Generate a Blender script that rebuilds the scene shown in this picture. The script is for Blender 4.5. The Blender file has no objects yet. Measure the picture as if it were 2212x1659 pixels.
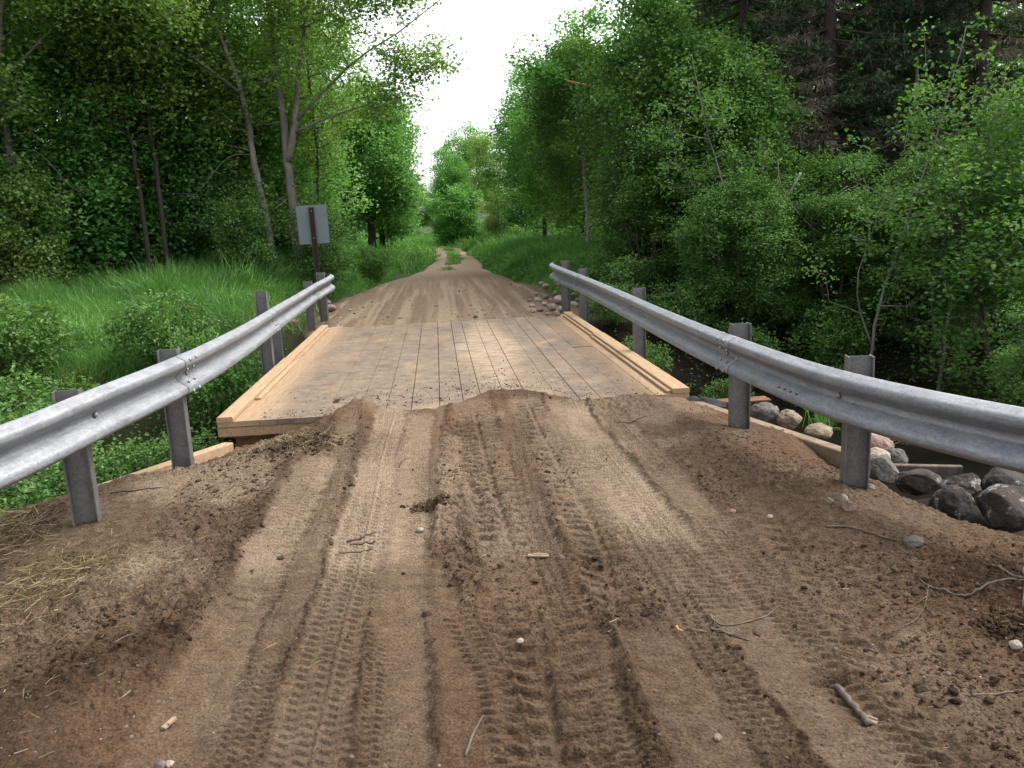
import bpy, math, random
import numpy as np

# ------------------------------------------------------------------ basics
SC = bpy.context.scene
COL = SC.collection
rng = np.random.default_rng(11)
random.seed(11)
PI = math.pi

# ------------------------------------------------------------------ camera
CAM = np.array([0.0, 0.0, 1.7])
FL, PW, PH = 1720.0, 2212.0, 1659.0
def _rz(a):
    return np.array([[math.cos(a), -math.sin(a), 0], [math.sin(a), math.cos(a), 0], [0, 0, 1.0]])
def _rx(a):
    return np.array([[1.0, 0, 0], [0, math.cos(a), -math.sin(a)], [0, math.sin(a), math.cos(a)]])
ROT = _rz(math.radians(-4.89)) @ _rx(math.radians(90 - 11.63)) @ _rz(-0.045)
def G(px, py, z=0.0):
    """point of the horizontal plane z that the photograph shows at px, py"""
    d = ROT @ np.array([px - PW / 2, PH / 2 - py, -FL])
    return CAM + d * ((z - CAM[2]) / d[2])
def GY(px, py, y):
    d = ROT @ np.array([px - PW / 2, PH / 2 - py, -FL])
    return CAM + d * ((y - CAM[1]) / d[1])

cd = bpy.data.cameras.new("camera")
cam = bpy.data.objects.new("camera", cd)
COL.objects.link(cam)
SC.camera = cam
cd.sensor_width = 36.0
cd.lens = FL / PW * 36.0
cd.clip_start = 0.05
cd.clip_end = 2000
from mathutils import Matrix, Vector
M4 = Matrix.Identity(4)
for i in range(3):
    for j in range(3):
        M4[i][j] = ROT[i, j]
    M4[i][3] = CAM[i]
cam.matrix_world = M4

# ------------------------------------------------------------------ noise
def _hash(ix, iy, seed):
    n = (ix.astype(np.int64) * 374761393 + iy.astype(np.int64) * 668265263 + seed * 974634773) & 0xFFFFFFFF
    n = ((n ^ (n >> 13)) * 1274126177) & 0xFFFFFFFF
    n = ((n ^ (n >> 15)) * 2246822519) & 0xFFFFFFFF
    return ((n ^ (n >> 16)) & 0xFFFFFF) / float(0xFFFFFF)
def vn(x, y, seed=0):
    """smooth value noise in 0..1"""
    x = np.asarray(x, float); y = np.asarray(y, float)
    ix = np.floor(x).astype(np.int64); iy = np.floor(y).astype(np.int64)
    fx = x - ix; fy = y - iy
    fx = fx * fx * fx * (fx * (fx * 6 - 15) + 10); fy = fy * fy * fy * (fy * (fy * 6 - 15) + 10)
    a = _hash(ix, iy, seed); b = _hash(ix + 1, iy, seed)
    c = _hash(ix, iy + 1, seed); d = _hash(ix + 1, iy + 1, seed)
    return (a + (b - a) * fx) * (1 - fy) + (c + (d - c) * fx) * fy
def fbm(x, y, seed=0, octv=4, gain=0.5):
    t = 0; a = 1.0; s = 0
    for k in range(octv):
        t = t + a * (vn(x * 2 ** k + 17.3 * k, y * 2 ** k - 9.1 * k, seed + k) - 0.5)
        s += a; a *= gain
    return t / s * 2
def cell(x, y, seed=0):
    """packed round lumps of random height, 0..1"""
    ix = np.floor(x).astype(np.int64); iy = np.floor(y).astype(np.int64)
    best = np.full(np.shape(x), 9.0); hb = np.zeros(np.shape(x))
    for dx in (-1, 0, 1):
        for dy in (-1, 0, 1):
            cx = ix + dx; cy = iy + dy
            d = (cx + _hash(cx, cy, seed) - x) ** 2 + (cy + _hash(cx, cy, seed + 7) - y) ** 2
            hh = _hash(cx, cy, seed + 13)
            d = d / (0.35 + 0.65 * hh) ** 2
            m = d < best
            best = np.where(m, d, best); hb = np.where(m, hh, hb)
    return (0.12 + 0.88 * hb ** 2) * np.sqrt(np.maximum(0, 1 - best / 0.62))
def n3(p, seed=0):
    """cheap 3-D noise 0..1 from three 2-D slices"""
    return (vn(p[:, 0] + 31.7 * np.floor(p[:, 2]), p[:, 1], seed) * (1 - (p[:, 2] % 1)) +
            vn(p[:, 0] + 31.7 * (np.floor(p[:, 2]) + 1), p[:, 1], seed) * (p[:, 2] % 1))
def sst(a, b, x):
    t = np.clip((np.asarray(x, float) - a) / (b - a), 0, 1)
    return t * t * (3 - 2 * t)
def lerp(a, b, t):
    return a + (b - a) * t

# ------------------------------------------------------------------ materials
def new_mat(name):
    m = bpy.data.materials.new(name)
    m.use_nodes = True
    nt = m.node_tree
    nt.nodes.clear()
    out = nt.nodes.new('ShaderNodeOutputMaterial')
    return m, nt, out
def N(nt, t, **kw):
    n = nt.nodes.new(t)
    for k, v in kw.items():
        if k.startswith('i_'):
            n.inputs[k[2:].replace('_', ' ')].default_value = v
        elif k.startswith('n_'):
            n.inputs[int(k[2:])].default_value = v
        else:
            setattr(n, k, v)
    return n
def ramp(nt, fac, stops, interp='LINEAR'):
    r = nt.nodes.new('ShaderNodeValToRGB')
    r.color_ramp.interpolation = interp
    el = r.color_ramp.elements
    while len(el) < len(stops):
        el.new(0.5)
    for e, (p, c) in zip(el, stops):
        e.position = p
        e.color = tuple(c) + (1,) if len(c) == 3 else c
    nt.links.new(fac, r.inputs[0])
    return r.outputs[0]
def mixc(nt, fac, a, b, mode='MIX'):
    m = nt.nodes.new('ShaderNodeMix')
    m.data_type = 'RGBA'
    m.blend_type = mode
    for sock, v in ((m.inputs[0], fac), (m.inputs[6], a), (m.inputs[7], b)):
        if hasattr(v, 'is_linked') or hasattr(v, 'links'):
            nt.links.new(v, sock)
        else:
            sock.default_value = v if not isinstance(v, tuple) or len(v) == 4 else tuple(v) + (1,)
    return m.outputs[2]
def math_(nt, op, a, b=None, c=None):
    m = nt.nodes.new('ShaderNodeMath')
    m.operation = op
    for i, v in enumerate((a, b, c)):
        if v is None:
            continue
        if hasattr(v, 'links'):
            nt.links.new(v, m.inputs[i])
        else:
            m.inputs[i].default_value = v
    return m.outputs[0]
def noise(nt, scale, detail=4, rough=0.6, vec=None, stretch=None):
    n = nt.nodes.new('ShaderNodeTexNoise')
    n.inputs['Scale'].default_value = scale
    n.inputs['Detail'].default_value = detail
    n.inputs['Roughness'].default_value = rough
    if vec is not None:
        if stretch:
            mp = nt.nodes.new('ShaderNodeMapping')
            mp.inputs['Scale'].default_value = stretch
            nt.links.new(vec, mp.inputs['Vector'])
            vec = mp.outputs[0]
        nt.links.new(vec, n.inputs['Vector'])
    return n.outputs[0]
def geo_pos(nt):
    return nt.nodes.new('ShaderNodeNewGeometry').outputs['Position']
def obj_co(nt):
    return nt.nodes.new('ShaderNodeTexCoord').outputs['Object']
def attr(nt, name, out='Fac'):
    a = nt.nodes.new('ShaderNodeAttribute')
    a.attribute_name = name
    return a.outputs[out]
def bump(nt, h, strength=0.3, dist=0.02):
    b = nt.nodes.new('ShaderNodeBump')
    b.inputs['Strength'].default_value = strength
    b.inputs['Distance'].default_value = dist
    nt.links.new(h, b.inputs['Height'])
    return b.outputs[0]
def princ(nt, out, col, rough=0.8, metal=0.0, normal=None, spec=0.3):
    p = nt.nodes.new('ShaderNodeBsdfPrincipled')
    for k, v in (('Base Color', col), ('Roughness', rough), ('Metallic', metal), ('Specular IOR Level', spec)):
        if hasattr(v, 'links'):
            nt.links.new(v, p.inputs[k])
        else:
            p.inputs[k].default_value = v if not isinstance(v, tuple) else tuple(v) + (1,)
    if normal is not None:
        nt.links.new(normal, p.inputs['Normal'])
    nt.links.new(p.outputs[0], out.inputs[0])
    return p

def leaf_mat(name, dark, mid, light, trans=0.35, gloss=0.05, pale=0.0):
    m, nt, out = new_mat(name)
    t = attr(nt, 'tone')
    oi = nt.nodes.new('ShaderNodeObjectInfo')
    tt = math_(nt, 'ADD', t, math_(nt, 'MULTIPLY', math_(nt, 'SUBTRACT', oi.outputs['Random'], 0.5), 0.25))
    c = ramp(nt, tt, [(0.05, dark), (0.5, mid), (0.93, light)])
    d = nt.nodes.new('ShaderNodeBsdfDiffuse')
    tr = nt.nodes.new('ShaderNodeBsdfTranslucent')
    nt.links.new(c, d.inputs[0])
    nt.links.new(mixc(nt, 1.0, c, (1.1, 1.12, 0.6), 'MULTIPLY'), tr.inputs[0])
    mx = nt.nodes.new('ShaderNodeMixShader'); mx.inputs[0].default_value = trans
    nt.links.new(d.outputs[0], mx.inputs[1]); nt.links.new(tr.outputs[0], mx.inputs[2])
    gl = nt.nodes.new('ShaderNodeBsdfGlossy'); gl.inputs['Roughness'].default_value = 0.5
    gl.inputs[0].default_value = (0.9, 0.95, 0.9, 1)
    mx2 = nt.nodes.new('ShaderNodeMixShader'); mx2.inputs[0].default_value = gloss
    nt.links.new(mx.outputs[0], mx2.inputs[1]); nt.links.new(gl.outputs[0], mx2.inputs[2])
    nt.links.new(mx2.outputs[0], out.inputs[0])
    return m
def bark_mat(name, a, b, scale=6, stretch=(1, 1, 0.25)):
    m, nt, out = new_mat(name)
    co = obj_co(nt)
    f = noise(nt, scale, 6, 0.65, co, stretch)
    f2 = noise(nt, scale * 0.2, 3, 0.6, co)
    c = ramp(nt, f, [(0.3, a), (0.68, b)])
    c = mixc(nt, math_(nt, 'MULTIPLY', f2, 0.5), c, tuple(x * 0.55 for x in a))
    princ(nt, out, c, 0.9, 0, bump(nt, f, 0.6, 0.02), 0.15)
    return m

MAT = {}
MAT['poplar'] = leaf_mat('poplar_leaves', (0.083, 0.160, 0.033), (0.175, 0.297, 0.069), (0.305, 0.457, 0.130), 0.5, 0.025)
MAT['forest'] = leaf_mat('forest_leaves', (0.067, 0.173, 0.046), (0.139, 0.309, 0.081), (0.252, 0.473, 0.136), 0.45, 0.02)
MAT['alder'] = leaf_mat('alder_leaves', (0.043, 0.109, 0.021), (0.085, 0.190, 0.040), (0.142, 0.271, 0.068), 0.45, 0.025)
MAT['bright'] = leaf_mat('bright_leaves', (0.061, 0.182, 0.039), (0.116, 0.297, 0.066), (0.187, 0.396, 0.105), 0.45, 0.02)
MAT['pale'] = leaf_mat('pale_leaves', (0.108, 0.198, 0.042), (0.198, 0.318, 0.078), (0.396, 0.516, 0.204), 0.45, 0.03)
MAT['needle'] = leaf_mat('spruce_needles', (0.020, 0.038, 0.018), (0.038, 0.070, 0.030), (0.070, 0.115, 0.045), 0.15, 0.02)
MAT['deadneedle'] = leaf_mat('dead_needles', (0.07, 0.060, 0.044), (0.155, 0.135, 0.10), (0.28, 0.25, 0.195), 0.15, 0.01)
MAT['grass'] = leaf_mat('grass_blades', (0.036, 0.115, 0.022), (0.088, 0.230, 0.046), (0.185, 0.350, 0.095), 0.45, 0.025)
MAT['fern'] = leaf_mat('fern_leaves', (0.03, 0.095, 0.018), (0.055, 0.16, 0.030), (0.10, 0.23, 0.05), 0.4, 0.02)
MAT['straw'] = leaf_mat('straw_stems', (0.087, 0.062, 0.028), (0.198, 0.155, 0.071), (0.341, 0.285, 0.155), 0.15, 0.04)
MAT['bark_grey'] = bark_mat('grey_bark', (0.10, 0.088, 0.078), (0.27, 0.245, 0.225))
MAT['bark_dark'] = bark_mat('dark_bark', (0.035, 0.028, 0.022), (0.10, 0.08, 0.065))
MAT['bark_pale'] = bark_mat('pale_bark', (0.17, 0.155, 0.14), (0.44, 0.42, 0.38), 4, (1, 1, 2.5))
MAT['twig'] = bark_mat('dead_twig_wood', (0.061, 0.049, 0.037), (0.194, 0.162, 0.130), 12)
MAT['fresh_wood'] = bark_mat('splintered_wood', (0.34, 0.16, 0.06), (0.60, 0.36, 0.17), 12)

# soil -------------------------------------------------------------
def soil_mat(name):
    m, nt, out = new_mat(name)
    pos = geo_pos(nt)
    sep = nt.nodes.new('ShaderNodeSeparateColor')
    nt.links.new(attr(nt, 'soil', 'Color'), sep.inputs[0])
    dry, damp, red = sep.outputs[0], sep.outputs[1], sep.outputs[2]
    f1 = noise(nt, 14, 6, 0.7, pos)
    f2 = noise(nt, 95, 4, 0.75, pos)
    f3 = noise(nt, 2.3, 4, 0.6, pos)
    base = ramp(nt, f1, [(0.28, (0.049, 0.030, 0.018)), (0.5, (0.094, 0.062, 0.038)), (0.74, (0.151, 0.103, 0.067))])
    base = mixc(nt, math_(nt, 'MULTIPLY', sst_node(nt, f3, 0.42, 0.62), 0.30), base, (0.114, 0.085, 0.059))
    base = mixc(nt, red, base, mixc(nt, f1, (0.081, 0.039, 0.020), (0.128, 0.071, 0.039)))
    dryc = ramp(nt, f1, [(0.3, (0.191, 0.139, 0.095)), (0.7, (0.289, 0.220, 0.156))])
    base = mixc(nt, dry, base, dryc)
    dampc = ramp(nt, f1, [(0.3, (0.025, 0.015, 0.009)), (0.7, (0.059, 0.036, 0.021))])
    base = mixc(nt, damp, base, dampc)
    grains = ramp(nt, f2, [(0.34, (0.5, 0.5, 0.5)), (0.52, (1.0, 1.0, 1.0)), (0.72, (1.6, 1.58, 1.55))])
    base = mixc(nt, 1.0, base, grains, 'MULTIPLY')
    v = nt.nodes.new('ShaderNodeTexVoronoi'); v.inputs['Scale'].default_value = 70
    nt.links.new(pos, v.inputs['Vector'])
    hh = math_(nt, 'ADD', math_(nt, 'MULTIPLY', f2, 0.9), math_(nt, 'MULTIPLY', math_(nt, 'SUBTRACT', 0.6, v.outputs['Distance']), 0.6))
    princ(nt, out, base, 0.95, 0, bump(nt, hh, 0.9, 0.014), 0.12)
    return m
def sst_node(nt, f, a, b):
    mr = nt.nodes.new('ShaderNodeMapRange')
    mr.interpolation_type = 'SMOOTHSTEP'
    mr.inputs[1].default_value = a; mr.inputs[2].default_value = b
    nt.links.new(f, mr.inputs[0])
    return mr.outputs[0]
MAT['soil'] = soil_mat('soil')
def clod_mat():
    m, nt, out = new_mat('clods')
    t = attr(nt, 'tone')
    f = noise(nt, 60, 4, 0.7, geo_pos(nt))
    c = ramp(nt, t, [(0.0, (0.023, 0.014, 0.009)), (0.5, (0.061, 0.039, 0.024)), (1.0, (0.116, 0.077, 0.050))])
    c = mixc(nt, 1.0, c, ramp(nt, f, [(0.3, (0.65,) * 3), (0.7, (1.25,) * 3)]), 'MULTIPLY')
    princ(nt, out, c, 0.95, 0, bump(nt, f, 0.5, 0.01), 0.1)
    return m
MAT['clod'] = clod_mat()
def stone_mat(name, stops, scale=5, patch=None, detail_b=0.5, mud=0.0):
    m, nt, out = new_mat(name)
    co = obj_co(nt)
    f = noise(nt, scale, 6, 0.68, co)
    f2 = noise(nt, scale * 6, 5, 0.7, co)
    c = ramp(nt, f, stops)
    c = mixc(nt, 1.0, c, ramp(nt, f2, [(0.3, (0.7,) * 3), (0.7, (1.25,) * 3)]), 'MULTIPLY')
    if patch:
        fp = noise(nt, scale * 1.3, 5, 0.75, co, (1, 1.6, 1))
        c = mixc(nt, sst_node(nt, fp, patch[1], patch[1] + 0.05), c, patch[0])
    if mud:
        fm = noise(nt, 3, 4, 0.7, geo_pos(nt))
        c = mixc(nt, math_(nt, 'MULTIPLY', sst_node(nt, fm, 0.42, 0.6), mud), c, (0.2, 0.11, 0.06))
    princ(nt, out, c, 0.85, 0, bump(nt, f2, detail_b, 0.02), 0.25)
    return m
MAT['stone_grey'] = stone_mat('grey_stone', [(0.3, (0.049, 0.046, 0.043)), (0.5, (0.105, 0.098, 0.087)), (0.72, (0.182, 0.164, 0.140))], 6)
MAT['stone_tan'] = stone_mat('tan_stone', [(0.3, (0.108, 0.083, 0.054)), (0.5, (0.194, 0.155, 0.108)), (0.72, (0.274, 0.223, 0.162))], 6)
MAT['stone_pale'] = stone_mat('pale_stone', [(0.3, (0.179, 0.152, 0.126)), (0.5, (0.298, 0.260, 0.223)), (0.72, (0.409, 0.365, 0.320))], 6, mud=0.3)
MAT['stone_pink'] = stone_mat('pink_stone', [(0.3, (0.136, 0.087, 0.068)), (0.5, (0.223, 0.155, 0.127)), (0.72, (0.298, 0.236, 0.205))], 6, mud=0.3)
MAT['stone_dark'] = stone_mat('dark_stone', [(0.3, (0.011, 0.011, 0.010)), (0.55, (0.030, 0.027, 0.025)), (0.75, (0.068, 0.059, 0.050))], 5, ((0.205, 0.186, 0.167, 1), 0.565), mud=0.10)
def pebble_mat():
    m, nt, out = new_mat('pebbles')
    c = ramp(nt, attr(nt, 'tone'), [(0, (0.043, 0.032, 0.024)), (0.4, (0.101, 0.081, 0.063)), (0.75, (0.180, 0.155, 0.130)), (1, (0.324, 0.295, 0.266))])
    princ(nt, out, c, 0.8, 0, None, 0.25)
    return m
MAT['pebble'] = pebble_mat()

# ground beyond the road ---------------------------------------------
def ground_mat():
    m, nt, out = new_mat('forest_floor')
    pos = geo_pos(nt)
    f = noise(nt, 3, 6, 0.7, pos)
    f2 = noise(nt, 30, 4, 0.7, pos)
    c = ramp(nt, f, [(0.3, (0.022, 0.030, 0.012)), (0.5, (0.030, 0.055, 0.016)), (0.7, (0.05, 0.04, 0.024))])
    bank = attr(nt, 'bank')
    c = mixc(nt, bank, c, ramp(nt, f, [(0.3, (0.010, 0.008, 0.006)), (0.7, (0.032, 0.024, 0.016))]))
    c = mixc(nt, 1.0, c, ramp(nt, f2, [(0.3, (0.6,) * 3), (0.7, (1.3,) * 3)]), 'MULTIPLY')
    princ(nt, out, c, 0.95, 0, bump(nt, f2, 0.6, 0.03), 0.1)
    return m
MAT['ground'] = ground_mat()
def water_mat():
    m, nt, out = new_mat('stream_water')
    pos = geo_pos(nt)
    f = noise(nt, 5, 3, 0.5, pos, (1, 2.4, 1))
    princ(nt, out, (0.010, 0.008, 0.006), 0.22, 0, bump(nt, f, 0.25, 0.02), 0.25)
    return m
MAT['water'] = water_mat()

# timber ---------------------------------------------------------------
def deck_mat(name, stain=1.0, deck=True):
    m, nt, out = new_mat(name)
    pos = geo_pos(nt)
    oi = nt.nodes.new('ShaderNodeObjectInfo')
    off = nt.nodes.new('ShaderNodeVectorMath'); off.operation = 'ADD'
    cx = nt.nodes.new('ShaderNodeCombineXYZ')
    nt.links.new(math_(nt, 'MULTIPLY', oi.outputs['Random'], 40), cx.inputs[0])
    nt.links.new(math_(nt, 'MULTIPLY', oi.outputs['Random'], 71), cx.inputs[1])
    nt.links.new(pos, off.inputs[0]); nt.links.new(cx.outputs[0], off.inputs[1])
    grain = noise(nt, 7, 6, 0.65, off.outputs[0], (7, 0.45, 7))
    fine = noise(nt, 40, 4, 0.7, off.outputs[0], (4, 0.35, 4))
    sawm = noise(nt, 24, 3, 0.6, off.outputs[0], (0.35, 3.2, 1))
    c = ramp(nt, grain, [(0.3, (0.283, 0.188, 0.111)), (0.52, (0.369, 0.258, 0.162)), (0.72, (0.430, 0.321, 0.217))])
    c = mixc(nt, 1.0, c, ramp(nt, oi.outputs['Random'], [(0, (0.86, 0.84, 0.82)), (1, (1.06, 1.03, 1.0))]), 'MULTIPLY')
    c = mixc(nt, math_(nt, 'MULTIPLY', sst_node(nt, fine, 0.5, 0.75), 0.35), c, (0.25, 0.16, 0.095))
    rough_h = math_(nt, 'ADD', fine, math_(nt, 'MULTIPLY', sawm, 0.7))
    if stain:
        s1 = noise(nt, 1.5, 6, 0.65, pos, (1.3, 0.8, 1))
        s2 = noise(nt, 6.5, 5, 0.72, pos, (0.9, 1.3, 1))
        s3 = noise(nt, 38, 4, 0.75, pos, (0.6, 1.6, 1))
        mudc = ramp(nt, s2, [(0.3, (0.079, 0.062, 0.048)), (0.5, (0.156, 0.121, 0.089)), (0.72, (0.250, 0.201, 0.152))])
        sx = nt.nodes.new('ShaderNodeSeparateXYZ'); nt.links.new(pos, sx.inputs[0])
        # trampled dust is thinnest by the edges and in one swept patch right of the middle
        edge = sst_node(nt, math_(nt, 'ABSOLUTE', math_(nt, 'SUBTRACT', sx.outputs[0], 0.1)), 2.1, 1.55)
        patch = math_(nt, 'SUBTRACT', 1.0, sst_node(nt, math_(nt, 'ADD', math_(nt, 'ABSOLUTE', math_(nt, 'MULTIPLY', math_(nt, 'SUBTRACT', sx.outputs[0], 0.62), 1.5)),
                      math_(nt, 'MULTIPLY', math_(nt, 'ABSOLUTE', math_(nt, 'SUBTRACT', sx.outputs[1], 10.9)), 0.24)), 0.35, 1.0))
        amt = math_(nt, 'MULTIPLY', sst_node(nt, math_(nt, 'ADD', s1, math_(nt, 'MULTIPLY', math_(nt, 'SUBTRACT', s2, 0.5), 0.7)), 0.16, 0.52), 0.97)
        if not deck:
            edge = math_(nt, 'ADD', 0.0, 1.0); patch = math_(nt, 'ADD', 0.0, 0.0)
        amt = math_(nt, 'MULTIPLY', amt, math_(nt, 'MULTIPLY', edge, math_(nt, 'SUBTRACT', 1.0, math_(nt, 'MULTIPLY', patch, 0.45))))
        amt = math_(nt, 'MULTIPLY', amt, stain)
        c = mixc(nt, amt, c, mudc)
        c = mixc(nt, math_(nt, 'MULTIPLY', patch, math_(nt, 'MULTIPLY', sst_node(nt, s2, 0.40, 0.60), 0.5)), c, (0.36, 0.305, 0.245))
        grey = math_(nt, 'MULTIPLY', math_(nt, 'MULTIPLY', sst_node(nt, noise(nt, 1.9, 5, 0.7, pos), 0.54, 0.66), edge), 0.6 * stain)
        c = mixc(nt, grey, c, (0.099, 0.083, 0.075))
        c = mixc(nt, math_(nt, 'MULTIPLY', sst_node(nt, s3, 0.55, 0.64), 0.5 * stain), c, (0.075, 0.056, 0.041))
    princ(nt, out, c, 0.85, 0, bump(nt, rough_h, 0.35, 0.006), 0.15)
    return m
MAT['deck'] = deck_mat('trampled_planks', 1.0)
MAT['timber'] = deck_mat('fresh_sawn_timber', 0.0)
MAT['dusty'] = deck_mat('dusty_board', 0.55)
MAT['grimy'] = deck_mat('grimy_board', 0.85, False)
# steel ---------------------------------------------------------------
def galv(name, a, b, dirt=0.25, metal=0.75):
    m, nt, out = new_mat(name)
    co = obj_co(nt); pos = geo_pos(nt)
    f = noise(nt, 7, 6, 0.75, pos, (1, 0.5, 2))
    f2 = noise(nt, 60, 4, 0.7, pos, (1, 0.06, 2.4))
    f3 = noise(nt, 26, 5, 0.8, pos)
    c = ramp(nt, f, [(0.3, a), (0.7, b)])
    c = mixc(nt, math_(nt, 'MULTIPLY', sst_node(nt, f2, 0.45, 0.7), 0.35), c, tuple(min(1, x * 1.4) for x in b))
    sp = nt.nodes.new('ShaderNodeTexVoronoi'); sp.inputs['Scale'].default_value = 70; nt.links.new(pos, sp.inputs['Vector'])
    c = mixc(nt, 1.0, c, ramp(nt, sp.outputs['Color'], [(0.2, (0.89,) * 3), (0.8, (1.12,) * 3)]), 'MULTIPLY')
    c = mixc(nt, math_(nt, 'MULTIPLY', sst_node(nt, f3, 0.56, 0.72), dirt), c, (0.17, 0.125, 0.085))
    r = ramp(nt, f, [(0.3, (0.50,) * 3), (0.7, (0.68,) * 3)])
    mt = math_(nt, 'MULTIPLY', math_(nt, 'SUBTRACT', 1.0, math_(nt, 'MULTIPLY', sst_node(nt, f3, 0.56, 0.72), dirt)), metal)
    princ(nt, out, c, r, mt, bump(nt, math_(nt, 'ADD', f2, f3), 0.08, 0.004), 0.5)
    return m
MAT['galv'] = galv('galvanised_rail', (0.169, 0.178, 0.193), (0.291, 0.298, 0.311), 0.55, 0.5)
MAT['post'] = galv('galvanised_post', (0.111, 0.108, 0.108), (0.196, 0.189, 0.185), 0.55, 0.55)
MAT['bolt'] = galv('bolt_steel', (0.22, 0.21, 0.20), (0.36, 0.35, 0.33), 0.5, 0.6)
def plain(name, col, rough=0.6, metal=0.0, vary=0.3, scale=20):
    m, nt, out = new_mat(name)
    f = noise(nt, scale, 5, 0.7, obj_co(nt))
    c = ramp(nt, f, [(0.3, tuple(x * (1 - vary) for x in col)), (0.7, tuple(min(1, x * (1 + vary)) for x in col))])
    princ(nt, out, c, rough, metal, bump(nt, f, 0.15, 0.005), 0.3)
    return m
MAT['hole'] = plain('slot_shade', (0.02, 0.016, 0.012), 0.9)  # near-black that paints the shade inside the rail's bolt slots
MAT['rust'] = plain('rusty_steel', (0.155, 0.072, 0.036), 0.85, 0.1, 0.45, 9)
MAT['sign'] = plain('sign_back', (0.140, 0.166, 0.178), 0.55, 0.2, 0.08, 5)
MAT['sign_post'] = plain('sign_post_brown', (0.037, 0.022, 0.019), 0.7, 0.1, 0.3)
MAT['fabric'] = plain('black_fabric', (0.018, 0.018, 0.02), 0.8, 0, 0.4)

# ------------------------------------------------------------------ mesh helpers
def mesh_np(name, V, F, mats, attrs=None, smooth=False, midx=None):
    """V (n,3); F list of int arrays (k,m): polygons of m corners"""
    me = bpy.data.meshes.new(name)
    V = np.ascontiguousarray(V, np.float32)
    me.vertices.add(len(V)); me.vertices.foreach_set('co', V.ravel())
    if isinstance(F, np.ndarray):
        F = [F]
    F = [f for f in F if len(f)]
    loops = np.concatenate([f.ravel() for f in F]).astype(np.int32)
    tot = np.concatenate([np.full(len(f), f.shape[1]) for f in F]).astype(np.int32)
    start = np.concatenate([[0], np.cumsum(tot)[:-1]]).astype(np.int32)
    me.loops.add(len(loops)); me.loops.foreach_set('vertex_index', loops)
    me.polygons.add(len(tot)); me.polygons.foreach_set('loop_start', start)
    me.polygons.foreach_set('use_smooth', np.full(len(tot), bool(smooth)))
    if midx is not None:
        me.polygons.foreach_set('material_index', np.asarray(midx, np.int32))
    for k, v in (attrs or {}).items():
        v = np.asarray(v, np.float32)
        if v.ndim == 1:
            a = me.attributes.new(k, 'FLOAT', 'POINT'); a.data.foreach_set('value', v)
        else:
            a = me.attributes.new(k, 'FLOAT_COLOR', 'POINT'); a.data.foreach_set('color', np.ascontiguousarray(v).ravel())
    me.update(calc_edges=True)
    me.validate()
    for mm in (mats if isinstance(mats, (list, tuple)) else [mats]):
        me.materials.append(mm)
    return me
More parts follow.
